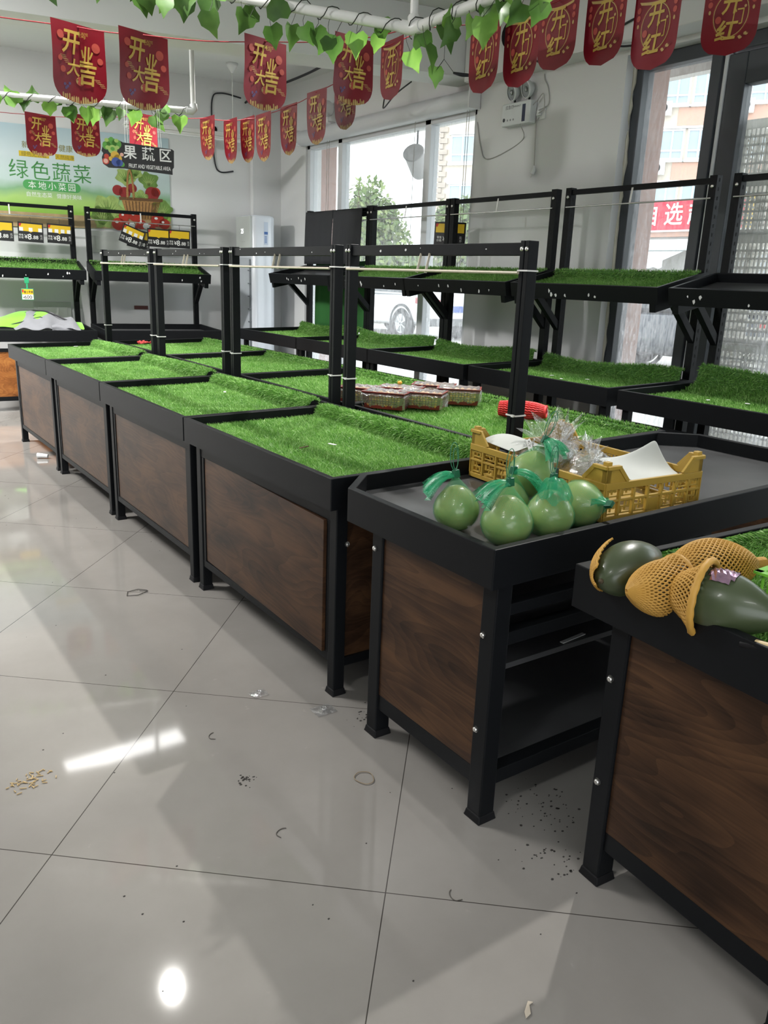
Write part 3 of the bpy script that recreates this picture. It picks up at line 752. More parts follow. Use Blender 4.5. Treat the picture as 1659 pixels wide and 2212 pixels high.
for i, y in enumerate((0.305, 1.532, 2.758, 3.985)):
    rail_frame('black post frame with pale price rod over the island, ' + ['nearest the yellow crate', 'second from the yellow crate', 'third from the yellow crate', 'farthest from the yellow crate'][i], y)

# ---------------------------------------------------------------- the two fruit stands at the head of the island
def end_stand(label, u, v, org, D, L, clip, legs, bolts, y0, z0, slope, group, shelf_y):
    t = thing('fruit_stand', label, 'fruit stand', org, math.atan2(u[1], u[0]), group)
    b = MB(); tray_mesh(b, D, L, 0.100, 0.023, z0, slope, 0.05, y0, clip); b.obj('tray', [M['black'], M['black_rough']], t, 0.0025)
    ya, yb = legs
    for x in (0.052, D - 0.07):
        for y in legs: leg(t, x, y, z0 + slope * x - 0.098, 0.05)
    b = MB(); b.box((0.034, ya + 0.025, 0.095), (0.060, yb - 0.025, 0.145)); b.box((D - 0.09, ya + .025, .095), (D - .05, yb - .025, .145))
    for y in (ya, yb): b.box((0.077, y - 0.02, 0.10), (D - 0.095, y + 0.02, 0.14)); b.box((0.077, y - 0.018, 0.49), (D - 0.095, y + 0.018, 0.525)); b.box((0.077, y - 0.018, 0.57), (D - 0.095, y + 0.018, 0.60))
    b.obj('frame_rail', M['black'], t, 0.002)
    b = MB(); b.box((0.034, ya + 0.025, 0.145), (0.052, yb - 0.025, z0 - 0.098)); b.obj('front_panel', M['wood'], t, 0.001)
    b = MB(); b.box((0.08, ya + 0.02, 0.125), (D - 0.1, yb - 0.02, 0.14)); b.box((0.08, ya + 0.02, 0.40), (D - 0.1, yb - 0.02, 0.415)); b.obj('lower_shelf', M['black_rough'], t)
    for p in bolts: bolt(t, p, 'x')
    return t
end_stand('black fruit stand with cut corners holding green netted pomelos', (1, -0.004), None, (0.914, -0.470, 0), 1.690, 0.760, 0.126, (0.034, 0.512), [(0.027, 0.522, 0.60), (0.027, 0.046, 0.52), (0.027, 0.046, 0.26)], 0.0, 0.756, SL, 'fruit stands', 0)
end_stand('black fruit stand in front of the pomelo stand, holding papayas', (1, -0.075), None, (0.955, -1.420, 0), 1.69, 0.800, 0.0, (0.19, 0.674), [(0.027, 0.684, 0.52), (0.027, 0.684, 0.26)], 0.0, 0.755, SL, 'fruit stands', 0)

# ---------------------------------------------------------------- two-tier wall racks
def post_slots(b, x, y, z0, z1, m):
    z = z0
    while z < z1:
        b.box((x - 0.0035, y - 0.0255, z), (x + 0.0035, y - 0.0248, z + 0.02), m); b.box((x + (0.0255 if x > 0 else -0.0255) - 0.0004, y - 0.004, z), (x + (0.0255 if x > 0 else -0.0255) + 0.0004, y + 0.004, z + 0.02), m)
        b.box((x - (0.0255 if x > 0 else -0.0255) - 0.0004, y - 0.004, z), (x - (0.0255 if x > 0 else -0.0255) + 0.0004, y + 0.004, z + 0.02), m)
        z += 0.05
def produce_rack(label, loc, rz, group, zl0, zl1, zu0, zu1, hp, yl, yu, seed, panel):
    """local: x along the wall, y towards the wall (posts at y=0), front at negative y"""
    t = thing('produce_rack', label, 'rack', loc, rz, group)
    for x in (-0.555, 0.555):
        b = MB(); b.box((x - 0.025, -0.025, 0), (x + 0.025, 0.025, hp)); post_slots(b, x, 0.0, 0.9, hp - 0.03, 1); b.obj('upright', [M['black'], M['slot']], t)
        b = MB(); b.bar((x, 0.0, zu0 - 0.31), (x, -0.25, zu0 - 0.075), 0.04, 0.045); b.bar((x, -0.01, zu1 - 0.12), (x, yu + 0.03, zu0 - 0.115), 0.04, 0.05); b.obj('bracket', M['black'], t, 0.002)
        b = MB(); b.lathe([(0, 0), (0.011, 0), (0.011, 0.004), (0.006, 0.008), (0, 0.008)], (x, -0.026, hp - 0.06), 10, 0, Matrix.Rotation(PI / 2, 3, 'X')); b.obj('bolt', M['steel'], t)
        for y in (yl + 0.05,): leg(t, x, y, zl0 - 0.10)
    def tray(name, y0, y1, z0, z1, H, fdz):
        # tray leaning forward: local depth axis from the front edge (y0,z0) to the back (y1,z1)
        L = 1.195
        ang = math.atan2(z1 - z0, y1 - y0); D = math.hypot(y1 - y0, z1 - z0)
        b = MB(); tray_mesh(b, D, L, H, 0.020, 0, 0, fdz)
        ca, sa = math.cos(ang), math.sin(ang)
        b.v = [(L / 2 - y, y0 + x * ca - z * sa, z0 + x * sa + z * ca) for x, y, z in b.v]
        return b.obj(name, [M['black'], M['black_rough']], t, 0.0025, normals=True)
    tray('lower_tray', yl, -0.045, zl0, zl1, 0.105, 0.055)
    tray('upper_tray', yu, -0.04, zu0, zu1, 0.095, 0.05)
    b = MB(); b.box((-0.53, -0.018, hp - 0.045), (0.53, 0.012, hp - 0.012)); b.obj('top_bar', M['black'], t, 0.002)
    b = MB(); b.tube([(-0.56, -0.034, hp - 0.125), (0.56, -0.034, hp - 0.125)], 0.005, 8); b.obj('price_rod', M['chrome'], t)
    b = MB(); b.bar((-0.02, -0.020, hp - 0.03), (-0.02, -0.034, hp - 0.13), 0.013, 0.003, 0, (0, 1, 0)); b.obj('rod_hanger', M['tie'], t)
    b = MB(); b.box((-0.53, yl + 0.032, 0.10), (0.53, yl + 0.068, 0.14)); b.box((-0.53, yl + 0.032, zl0 - 0.20), (0.53, yl + 0.068, zl0 - 0.17)); b.obj('base_rail', M['black'], t)
    b = MB(); b.box((-0.53, yl + 0.04, 0.14), (0.53, yl + 0.055, zl0 - 0.20)); b.obj('base_panel', M['wood_or'] if panel else M['wood'], t)
    b = MB(); rr = random.Random(seed)
    sa = (zu1 - zu0) / (-0.04 - yu)
    for k in range(6):
        x = rr.uniform(-0.5, 0.5); z = rr.uniform(-0.075, -0.03); n = 7; r = rr.uniform(0.006, 0.016)
        pts = [(x + r * rr.uniform(.4, 1.1) * math.cos(2 * PI * i / n) * 0.8, z + 1.2 * r * rr.uniform(.4, 1.1) * math.sin(2 * PI * i / n)) for i in range(n)]
        b.prism([(px, yu - 0.0005 - sa * pz - 0.001, zu0 + pz) for px, pz in pts], (0, 0.0012, 0))
    b.obj('torn_label', M['tape'], t)
    return t
WR = []
for i, y in enumerate((5.405, 4.240, 3.070, 1.825, 0.56)):
    WR.append(produce_rack('black two tier rack under the windows, ' + ['draped with dark cloth', 'second from the corner', 'third from the corner, against the white pier', 'fourth from the corner, before the narrow pane', 'fifth from the corner, before the glass door'][i],
                        (4.10, y, 0), -PI / 2, 'racks along the windows', 0.802, 0.818, 1.352, 1.448, 1.985, -0.79, -0.465, 10 + i, i < 3))
# rack line on the back wall (turned with the wall)
WA = math.atan(-0.1)
def bw(u, off, z=0.0):
    """u = distance along the back wall from x=2, off = distance out from it"""
    c, s = math.cos(WA), math.sin(WA)
    return (2 + u * c + off * s, 7.45 + u * s - off * c, z)
BR = []
for i, u in enumerate((-0.505, 0.765)):
    BR.append(produce_rack('black two tier rack under the poster, ' + ['with a green jacket in its lower tray', 'with an empty lower tray'][i],
                        bw(u, 0.21), WA, 'racks on the back wall', 0.757, 0.775, 1.312, 1.405, 1.94, -0.84, -0.45, 30 + i, True))

# ---------------------------------------------------------------- artificial turf mats
def turf_mesh(name, prof, L, n, seed, blade=0.024, wob=0.0, bend=0.6, yfun=None):
    """prof: list of (x, z) along the depth; swept L along y.  One sheet of backing with n blades on it."""
    g = np.random.default_rng(seed)
    prof = np.array(prof, float)
    seg = np.linalg.norm(np.diff(prof, axis=0), axis=1); cum = np.concatenate([[0], np.cumsum(seg)])
    def P(s, y):
        x = np.interp(s, cum, prof[:, 0]); z = np.interp(s, cum, prof[:, 1])
        if yfun is not None: x, z = yfun(x, z, y)
        return np.stack([x, y, z], -1)
    nu, nv = 40, 30
    S = np.linspace(0, cum[-1], nu); Y = np.linspace(0, L, nv)
    base = P(np.repeat(S, nv), np.tile(Y, nu))
    fq = [(i * nv + j, (i + 1) * nv + j, (i + 1) * nv + j + 1, i * nv + j + 1) for i in range(nu - 1) for j in range(nv - 1)]
    s = g.uniform(0, cum[-1], n); y = g.uniform(0, L, n)
    p = P(s, y); e = 1e-3
    tu = P(np.clip(s + e, 0, cum[-1]), y) - P(np.clip(s - e, 0, cum[-1]), y); tu /= np.linalg.norm(tu, axis=1)[:, None] + 1e-9
    tv = np.tile([0., 1., 0.], (n, 1))
    nr = np.cross(tu, tv); nr /= np.linalg.norm(nr, axis=1)[:, None]
    a = g.uniform(0, 2 * PI, n)
    side = tu * np.cos(a)[:, None] + tv * np.sin(a)[:, None]
    lean = tu * np.cos(a + 1.57)[:, None] + tv * np.sin(a + 1.57)[:, None]
    h = blade * g.uniform(0.6, 1.25, n)
    w = g.uniform(0.0011, 0.0022, n)
    k = g.normal(0, bend, n)
    lean2 = -0.45 * tu * bend
    tip = p + nr * h[:, None] + (lean * k[:, None] + lean2) * h[:, None]
    mid = p + nr * (h * 0.55)[:, None] + (lean * k[:, None] + lean2) * (h * 0.3)[:, None]
    v = np.concatenate([p - side * w[:, None], p + side * w[:, None], mid + side * (w * .8)[:, None], mid - side * (w * .8)[:, None], tip])
    o = len(base); i = np.arange(n)
    quads = np.stack([o + i, o + n + i, o + 2 * n + i, o + 3 * n + i], 1); tris = np.stack([o + 3 * n + i, o + 2 * n + i, o + 4 * n + i], 1)
    V = np.concatenate([base, v])
    nb = len(fq)
    loops = np.concatenate([np.array(fq).ravel(), quads.ravel(), tris.ravel()])
    tot = np.concatenate([np.full(nb, 4), np.full(n, 4), np.full(n, 3)])
    start = np.concatenate([[0], np.cumsum(tot)[:-1]])
    me = bpy.data.meshes.new(name)
    me.vertices.add(len(V)); me.vertices.foreach_set('co', V.ravel())
    me.loops.add(len(loops)); me.loops.foreach_set('vertex_index', loops.astype(np.int32))
    me.polygons.add(len(tot)); me.polygons.foreach_set('loop_start', start.astype(np.int32))
    pick = g.choice([1, 2, 3], n, p=[.46, .34, .20])
    me.polygons.foreach_set('material_index', np.concatenate([np.zeros(nb, int), pick, pick]).astype(np.int32))
    for k_ in ('gbase', 'gA', 'gB', 'gC'): me.materials.append(M[k_])
    me.update(calc_edges=True)
    return me

def curl(x0, x1, z, r, up, n=10):
    """flat from x0 to x1 - r, then turned up by a rounded corner and rising `up`"""
    pts = [(x0, z), (x1 - r, z)]
    for i in range(1, n + 1):
        a = PI / 2 * i / n * 0.93
        pts.append((x1 - r + r * math.sin(a), z + r - r * math.cos(a)))
    x, zz = pts[-1]
    if up > 0:
        pts.append((x + up * 0.12, zz + up))
        pts.append((x + up * 0.12 + 0.014, zz + up + 0.003)); pts.append((x + up * 0.12 + 0.028, zz + up - 0.008))
    return pts
def mat_obj(me, label, loc, rot=(0, 0, 0), group='turf mats lining the produce trays'):
    o = bpy.data.objects.new('turf_mat', me); link(o); o.location = loc; o.rotation_euler = rot
    return tag(o, label, 'grass mat', group)
tz = 0.756 - 0.046
ROLL = [(0.0, 0.0), (0.575, 0.0)] + [(0.575 + .022 * math.sin(a), .022 - .022 * math.cos(a)) for a in np.linspace(.25, 1.45, 6)] + [(0.632 - .033 * math.cos(a), .030 + .030 * math.sin(a)) for a in np.linspace(.1, 2.6, 12)]
def wobr(x, z, y):
    k = np.clip((x - 0.56) / 0.03, 0, 1); return x - k * 0.006 * np.sin(y * 4 + .5), z * (1 + .18 * np.sin(y * 3.1 + 1)) 
tA = turf_mesh('turf_front', ROLL, 1.145, 70000, 1, blade=0.0165, yfun=wobr)
ords = ['first', 'second', 'third', 'fourth']
labs = ['bright green turf mat in the aisle tray nearest the yellow crate', 'bright green turf mat in the second aisle tray from the crate', 'bright green turf mat in the third aisle tray from the crate', 'bright green turf mat in the farthest aisle tray']
for i in range(4): mat_obj(tA, labs[i], (X0 + 0.026, YS + 1.201 * i + 0.028, tz), (0, -SL, 0))
tB = turf_mesh('turf_back', curl(0.0, 0.755, 0, 0.04, 0.004), 1.145, 46000, 2, blade=0.0165)
labs = ['green turf mat under the fruit punnets', 'green turf mat in the window side tray behind the second rail frame', 'green turf mat in the window side tray behind the third rail frame', 'green turf mat in the window side tray with the red string']
for i in range(4): mat_obj(tB, labs[i], (1.733 + 0.028, YS + 1.201 * i + 0.028, 0.770 - 0.046), (0, -SL, 0))
# lower trays of the window racks (mesh along x = away from the front)
def wob1(x, z, y):
    k = np.clip((x - 0.50) / 0.16, 0, 1); return x, z + k * 0.018 * np.sin(y * 5.0 + 1)
tC = turf_mesh('turf_lower', curl(0.0, 0.66, 0, 0.05, 0.05), 1.145, 30000, 3, blade=0.018, yfun=wob1)
def wob2(x, z, y):
    k = np.clip((x - 0.50) / 0.16, 0, 1); return x, z + k * 0.055 * np.clip((y - 0.2), 0, 1) ** 0.6
tD = turf_mesh('turf_lower_high', curl(0.0, 0.66, 0, 0.05, 0.055), 1.145, 34000, 4, blade=0.018, yfun=wob2)
labs = ['green turf mat in the lower tray below the hanging cloths', 'green turf mat in the lower rack tray second from the corner', 'green turf mat in the lower rack tray before the white pier', 'green turf mat in the lower rack tray strewn with white scraps', 'green turf mat curled high in the lower rack tray before the door']
for i, y in enumerate((5.405, 4.240, 3.070, 1.825, 0.56)):
    mat_obj(tD if i == 4 else tC, labs[i], (4.10 - 0.79 + 0.026, y - 0.572, 0.802 - 0.050), (0, -0.0215, 0))
tE = turf_mesh('turf_upper', curl(0.0, 0.385, 0, 0.03, 0.02), 1.145, 18000, 5, blade=0.017)
labs = ['green turf mat in the upper rack tray second from the corner', 'green turf mat in the upper rack tray before the pier', 'green turf mat in the upper rack tray before the narrow window']
for i, y in enumerate((4.240, 3.070, 1.825)):
    mat_obj(tE, labs[i], (4.10 - 0.465 + 0.03, y - 0.572, 1.352 - 0.041), (0, -math.atan2(0.096, 0.425), 0))
labs = ['green turf mat in the upper tray above the green jacket', 'green turf mat in the upper tray above the empty black tray']
for i, u in enumerate((-0.505, 0.765)):
    p = bw(u + 0.572, 0.21 + 0.45 - 0.03, 1.312 - 0.041)
    o = mat_obj(tE, labs[i], p); o.rotation_euler = (Matrix.Rotation(WA + PI / 2, 3, 'Z') @ Matrix.Rotation(-math.atan2(0.093, 0.41), 3, 'Y')).to_euler()
# mat in the papaya stand, turned up along the long side next to the pomelo stand
tF = turf_mesh('turf_papaya', [(0.0, 0.0), (0.60, 0.0)] + [(0.60 + 0.05 * math.sin(a), 0.05 - 0.05 * math.cos(a)) for a in np.linspace(0.15, 1.45, 9)], 1.62, 80000, 6, blade=0.017)
o = bpy.data.objects.new('turf_mat', tF); link(o); tag(o, 'dark shaded turf mat under the papayas', 'grass mat', 'turf mats lining the produce trays')
fs = [q for q in bpy.data.objects if q.get('label', '').startswith('black fruit stand in front')][0]
a = fs.rotation_euler.z
u_ = Vector((math.cos(a), math.sin(a), 0)); v_ = Vector((-math.sin(a), math.cos(a), 0))
p = Vector(fs.location) + u_ * 1.655 + v_ * 0.115 + Vector((0, 0, 0.755 - 0.044 + SL * 1.655))
# mesh x -> stand +v, mesh y -> stand -u
o.rotation_euler = Matrix((v_, -(u_ + Vector((0, 0, SL))).normalized(), Vector((0, 0, 1)))).transposed().to_euler(); o.location = p

# ---------------------------------------------------------------- back wall: poster, cabinet, racks' price boards, jacket
def wallfn(off):
    return lambda u, v: bw(u, off, v)
GOLD = mat('gold_print', (0.50, 0.34, 0.07), 0.35, var=0.25, scale=30)
GREEN = mat('print_green', (0.045, 0.22, 0.05), 0.5); GREEN2 = mat('print_green_pill', (0.06, 0.30, 0.075), 0.5)
YEL = mat('print_yellow', (0.62, 0.45, 0.02), 0.45); WHT = mat('print_white', (0.78, 0.80, 0.78), 0.5); OLV = mat('print_olive', (0.22, 0.20, 0.03), 0.5)
RED = mat('print_tomato_red', (0.42, 0.035, 0.02), 0.4, var=0.35, scale=14); DRED = mat('print_apple_red', (0.25, 0.02, 0.02), 0.4, var=0.4, scale=14)
LET = mat('print_lettuce', (0.30, 0.42, 0.12), 0.5, var=0.5, scale=22); LET2 = mat('print_lettuce_dark', (0.14, 0.26, 0.05), 0.5, var=0.5, scale=26)
BAS = mat('print_basket', (0.36, 0.19, 0.06), 0.5, var=0.5, scale=60); BAS2 = mat('print_basket_dark', (0.13, 0.06, 0.02), 0.5, var=0.3)
PLK = mat('print_planks', (0.42, 0.31, 0.16), 0.5, var=0.45, scale=9)
def poster_mat():
    m, nt, bb, out = nodes('printed_landscape')
    tc = nt.nodes.new('ShaderNodeTexCoord'); sx = nt.nodes.new('ShaderNodeSeparateXYZ'); nt.links.new(tc.outputs['Object'], sx.inputs[0])
    nz = nt.nodes.new('ShaderNodeTexNoise'); nz.inputs['Scale'].default_value = 3.0; nz.inputs['Detail'].default_value = 5
    nt.links.new(tc.outputs['Object'], nz.inputs['Vector'])
    ma = nt.nodes.new('ShaderNodeMath'); ma.operation = 'MULTIPLY_ADD'; ma.inputs[1].default_value = 0.16; nt.links.new(nz.outputs['Fac'], ma.inputs[0]); nt.links.new(sx.outputs[2], ma.inputs[2])
    mr = nt.nodes.new('ShaderNodeMapRange'); mr.inputs[1].default_value = 1.72; mr.inputs[2].default_value = 2.78; nt.links.new(ma.outputs[0], mr.inputs[0])
    cr = nt.nodes.new('ShaderNodeValToRGB'); e = cr.color_ramp.elements
    e[0].position = 0; e[0].color = (0.16, 0.38, 0.04, 1); e[1].position = 1; e[1].color = (0.42, 0.56, 0.62, 1)
    for p, c in ((.2, (0.26, 0.50, 0.06, 1)), (.33, (0.36, 0.56, 0.16, 1)), (.42, (0.20, 0.38, 0.20, 1)), (.50, (0.46, 0.58, 0.55, 1)), (.72, (0.58, 0.68, 0.70, 1))):
        k = e.new(p); k.color = c
    nt.links.new(mr.outputs[0], cr.inputs['Fac']); nt.links.new(cr.outputs['Color'], bb.inputs['Base Color']); bb.inputs['Roughness'].default_value = 0.45
    return m
pm = [poster_mat(), GREEN, GREEN2, YEL, WHT, OLV, RED, DRED, LET, LET2, BAS, BAS2, PLK]
b = MB()
PL, PR, PB, PT = -1.75, 1.125, 1.665, 2.70
f0 = wallfn(0.012)
b.hexa([bw(PL, 0.002, PB), bw(PR, 0.002, PB + .11), bw(PR, 0.012, PB + .11), bw(PL, 0.012, PB), bw(PL, 0.002, PT - .04), bw(PR, 0.002, PT), bw(PR, 0.012, PT), bw(PL, 0.012, PT - .04)], 0)
L1, L2, L3, L4 = wallfn(0.0135), wallfn(0.015), wallfn(0.0165), wallfn(0.018)
b.flat([L1(PL, PB), L1(PR, PB + .11), L1(PR, PB + .20), L1(PL, PB + .19)], 12)
for ch, u in (('绿', -0.385), ('色', -0.18), ('蔬', 0.02), ('菜', 0.22)): put_text(b, ch, L1, u, 2.265, 0.19, 1)
put_text(b, '新鲜', L1, -0.27, 2.495, 0.07, 5); put_text(b, '健康', L1, 0.075, 2.495, 0.07, 5)
b.flat([L1(-0.37, 2.385), L1(-0.09, 2.385), L1(-0.09, 2.435), L1(-0.37, 2.435)], 3); put_text(b, '绿色无公害', L2, -0.23, 2.41, 0.048, 5)
b.flat([L1(-0.03, 2.385), L1(0.15, 2.385), L1(0.15, 2.435), L1(-0.03, 2.435)], 3); put_text(b, '天然纯净', L2, 0.06, 2.41, 0.045, 5)
pill = ellipse(L1, 0.15, 2.125, 0.046, 0.046, 10, -PI / 2, PI / 2) + ellipse(L1, -0.31, 2.125, 0.046, 0.046, 10, PI / 2, 3 * PI / 2); b.flat(pill, 2)
for ch, u in zip('本地小菜园', (-0.27, -0.175, -0.08, 0.015, 0.11)): put_text(b, ch, L2, u, 2.125, 0.08, 4)
for ch, u in zip('自然生态菜健康好美味', (-0.31, -0.26, -0.21, -0.16, -0.11, -0.02, 0.03, 0.08, 0.13, 0.18)): put_text(b, ch, L1, u, 2.035, 0.05, 4)
def leafball(u, v, r, ma, mb_, seed, fn0=L2, fn1=L3):
    g = random.Random(seed); pts = []
    for i in range(26):
        a = 2 * PI * i / 26; k = r * (1 + 0.16 * math.sin(a * 5 + seed) + g.uniform(-.08, .08)); pts.append(fn0(u + k * math.cos(a), v + k * .8 * math.sin(a)))
    b.flat(pts, ma)
    for i in range(7):
        a = PI * (0.1 + 0.8 * i / 6); b.flat([fn1(u - .01, v - r * .5), fn1(u + .01, v - r * .5), fn1(u + r * .8 * math.cos(a), v + r * .6 * math.sin(a))], mb_)
leafball(0.66, 2.28, 0.10, 8, 9, 3, L1, L2); leafball(0.76, 2.33, 0.08, 8, 9, 4, L1, L2); leafball(0.90, 2.26, 0.10, 9, 8, 5, L1, L2)
for u, v, r, mm in ((0.57, 2.14, .055, 7), (0.64, 2.12, .06, 7), (0.72, 2.17, .05, 7), (0.93, 2.13, .075, 7), (0.97, 2.15, .05, 6)): b.flat(ellipse(L2, u, v, r, r * .95), mm)
leafball(0.80, 2.09, 0.085, 8, 9, 7)
b.flat([L3(0.60, 2.06), L3(1.02, 2.06), L3(0.95, 1.86), L3(0.66, 1.86)], 10); b.flat([L4(0.58, 2.075), L4(1.04, 2.085), L4(1.04, 2.055), L4(0.58, 2.045)], 11)
for k in range(10): b.flat([L4(0.64 + k * .036, 2.04), L4(0.65 + k * .036, 2.04), L4(0.675 + k * .029, 1.87), L4(0.665 + k * .029, 1.87)], 11)
hd = ellipse(L4, 0.70, 2.06, .045, .30, 14, 0, PI) + ellipse(L4, 0.70, 2.06, .022, .27, 14, PI, 0); b.flat(hd, 10)
leafball(0.46, 1.96, 0.15, 8, 9, 9, L3, L4); leafball(0.40, 1.88, 0.11, 9, 8, 10, L3, L4); leafball(0.40, 1.83, 0.10, 8, 9, 12, L3, L4); leafball(1.03, 1.98, 0.11, 9, 8, 14, L3, L4)
for u, v, r in ((0.62, 1.88, .055), (0.73, 1.89, .06), (0.98, 1.86, .075), (1.05, 1.83, .06), (0.56, 1.80, .07), (0.66, 1.79, .055), (0.80, 1.81, .055), (0.90, 1.79, .05), (0.72, 1.77, .04)): b.flat(ellipse(wallfn(0.0195), u, v, r, r * .9), 6); b.flat(ellipse(wallfn(0.021), u - r * .25, v + r * .3, r * .25, r * .18), 4)
for u in (0.70, 0.85): b.flat(ellipse(wallfn(0.0225), u, 1.795, .035, .03), 4)
tag(b.obj('vegetable_poster', pm), 'large green vegetable poster on the back wall', 'poster')
cgrey = mat('pale_grey_meter_box', (0.50, 0.52, 0.50), 0.6)
for (u0, u1, z0, z1, lab) in ((0.27, 0.80, 1.50, 1.72, 'pale grey meter cover on the wall behind the tilted price boards'), (-0.35, 0.02, 0.72, 0.98, 'pale grey box cover on the wall behind the green jacket')):
    t = thing('meter_cover', lab, 'wall box', bw((u0 + u1) / 2, 0.0, z0), WA, 'box covers on the back wall')
    w = (u1 - u0) / 2; h = z1 - z0
    b = MB(); b.box((-w, -0.03, 0), (w, -0.001, h)); b.obj('case', cgrey, t, 0.004)
    b = MB(); b.box((-w + .04, -0.036, .03), (w - .04, -0.03, h - .05)); b.obj('lid', cgrey, t, 0.002)
for u, lab in ((-0.27, 'small dark red strip on the back wall under the hanging price tag'), (0.76, 'small dark red strip on the wall behind the island posts')):
    b = MB(); b.hexa([bw(u - .075, .002, .915), bw(u + .075, .002, .915), bw(u + .075, .008, .915), bw(u - .075, .008, .915), bw(u - .075, .002, .955), bw(u + .075, .002, .955), bw(u + .075, .008, .955), bw(u - .075, .008, .955)])
    tag(b.obj('red_strip', mat('dark_red_strip', (0.12, 0.03, 0.025), 0.5)), lab, 'wall strip', 'dark red strips on the back wall')
b = MB()
for i in range(3): 
    u = -0.50 + i * .075; b.hexa([bw(u, .001, .80), bw(u + .05, .001, .80), bw(u + .05, .008, .80), bw(u, .008, .80), bw(u, .001, .90), bw(u + .05, .001, .90), bw(u + .05, .008, .90), bw(u, .008, .90)])
b.hexa([bw(-.53, .001, .79), bw(-.27, .001, .79), bw(-.27, .003, .79), bw(-.53, .003, .79), bw(-.53, .001, .905), bw(-.27, .001, .905), bw(-.27, .003, .905), bw(-.53, .003, .905)])
tag(b.obj('socket_plate', mat('grey_socket_plate', (0.48, 0.50, 0.49), 0.5)), 'row of grey wall sockets above the green jacket', 'socket')

# price boards
PBK = mat('price_board_black', (0.012, 0.012, 0.013), 0.35); PYE = mat('price_board_yellow', (0.70, 0.46, 0.015), 0.4); PWH = mat('price_board_white', (0.78, 0.78, 0.76), 0.5); PRD = mat('price_board_red', (0.5, 0.03, 0.02), 0.5)
def price_board(label, loc, rz, tilt=0.0, cards=0, w=0.235, h=0.185, rod=0.09, yaw=0.0):
    t = thing('price_board', label, 'price board', loc, rz + yaw, 'hanging black and yellow price boards')
    R = Matrix.Rotation(tilt, 4, 'Y')
    def F(y): return lambda u, v: R @ Vector((u, y, v))
    b = MB(); P = [(-w / 2, -h), (w / 2, -h), (w / 2, 0), (-w / 2, 0)]
    b.prism([F(0.004)(*p) for p in P], R @ Vector((0, -0.006, 0))); b.obj('board', PBK, t, 0.001)
    b = MB(); f = F(-0.0035); f2 = F(-0.0045); f3 = F(-0.0055)
    b.flat([f(-w / 2 + .012, -.085), f(-.02, -.085), f(0, -.095), f(.02, -.085), f(w / 2 - .012, -.085), f(w / 2 - .012, -.014), f(-w / 2 + .012, -.014)], 0)
    b.flat([f2(-w / 2 + .012, -.04), f2(-w / 2 + .025, -.04), f2(-w / 2 + .035, -.014), f2(-w / 2 + .012, -.014)], 2)
    for k in range(cards):
        u = -w / 2 + .03 + k * (w - .06) / max(1, cards - 1); b.flat([f2(u - .018, -.085), f2(u + .018, -.085), f2(u + .018, -.05), f2(u - .018, -.05)], 1)
    put_text(b, '¥', f, -.045, -.135, .055, 1); put_text(b, '8', f, -.012, -.135, .075, 1, 1, .01); put_text(b, '.88', f, .040, -.138, .048, 1, 1.0, .01)
    put_text(b, '零售', f, -.090, -.123, .022, 1); put_text(b, '价格', f, -.090, -.147, .022, 1); put_text(b, '元', f, .095, -.122, .024, 1); put_text(b, '斤', f, .097, -.148, .024, 1)
    b.obj('price_print', [PYE, PWH, PRD], t)
    b = MB(); b.tube([(0, 0, -0.005), (0, -0.004, 0.02), (0.006, -0.004, 0.038), (0, -0.002, 0.048), (-0.006, 0.004, 0.038)], 0.002, 5); b.obj('hook', PBK, t)
for u, lab, tilt, cards, dz in ((-0.62, 'price board partly out at the frame edge, over the green jacket', 0.02, 0, -.02), (-0.345, 'price board with three white cards on the left rack rod', 0.03, 3, -.02), (-0.075, 'price board with four white cards nearest the uprights', 0.03, 4, -.02),
                                (0.675, 'tilted price board hanging askew with four white cards', 0.36, 4, -.01), (0.735, 'dark price board half hidden behind the tilted one', 0.18, 0, -.03), (0.92, 'plain yellow price board beside the tilted one', 0.02, 0, -.005), (1.145, 'plain yellow price board nearest the air conditioner', 0.02, 0, -.005)):
    off = 0.262 if 'half hidden' not in lab else 0.238
    price_board('black and yellow ' + lab, bw(u, off, 1.94 - 0.125 - 0.045 + dz), WA, tilt, cards)
price_board('black and yellow price board hanging on the rack before the white pier', (4.185, 3.77, 1.815), -PI / 2, 0.02, 0, 0.27, 0.19, yaw=0.6)
# green clip price tag under the upper tray
t = thing('price_tag', 'small green framed price tag reading 600 clipped under the upper tray', 'price tag', bw(-0.47, 0.70, 1.155), WA)
GRN = mat('green_plastic', (0.02, 0.30, 0.13), 0.35)
b = MB(); b.box((-0.02, -0.008, 0.02), (0.02, 0.0, 0.075)); b.box((-0.008, -0.006, -0.03), (0.008, 0.0, 0.02)); b.obj('clip', GRN, t, 0.002)
b = MB(); b.box((-0.055, -0.006, -0.135), (0.055, 0.0, -0.03)); b.obj('frame', GRN, t, 0.003)
b = MB(); f = lambda u, v: (u, -0.0072, v); f2 = lambda u, v: (u, -0.0082, v)
b.flat([f(-.05, -.082), f(.05, -.082), f(.05, -.036), f(-.05, -.036)], 0); b.flat([f(-.05, -.13), f(.05, -.13), f(.05, -.084), f(-.05, -.084)], 1); b.flat([f2(-.049, -.065), f2(-.035, -.065), f2(-.035, -.038), f2(-.049, -.038)], 3)
put_text(b, '富士苹果', f2, .008, -.060, .026, 2, .8, .006); put_text(b, '¥', f2, -.038, -.110, .028, 2); put_text(b, '600', f2, .002, -.108, .046, 2, 1, .006); put_text(b, '元', f2, .041, -.100, .014, 2); put_text(b, '斤', f2, .041, -.116, .014, 2)
b.obj('price_print', [PYE, PWH, PBK, PRD], t)

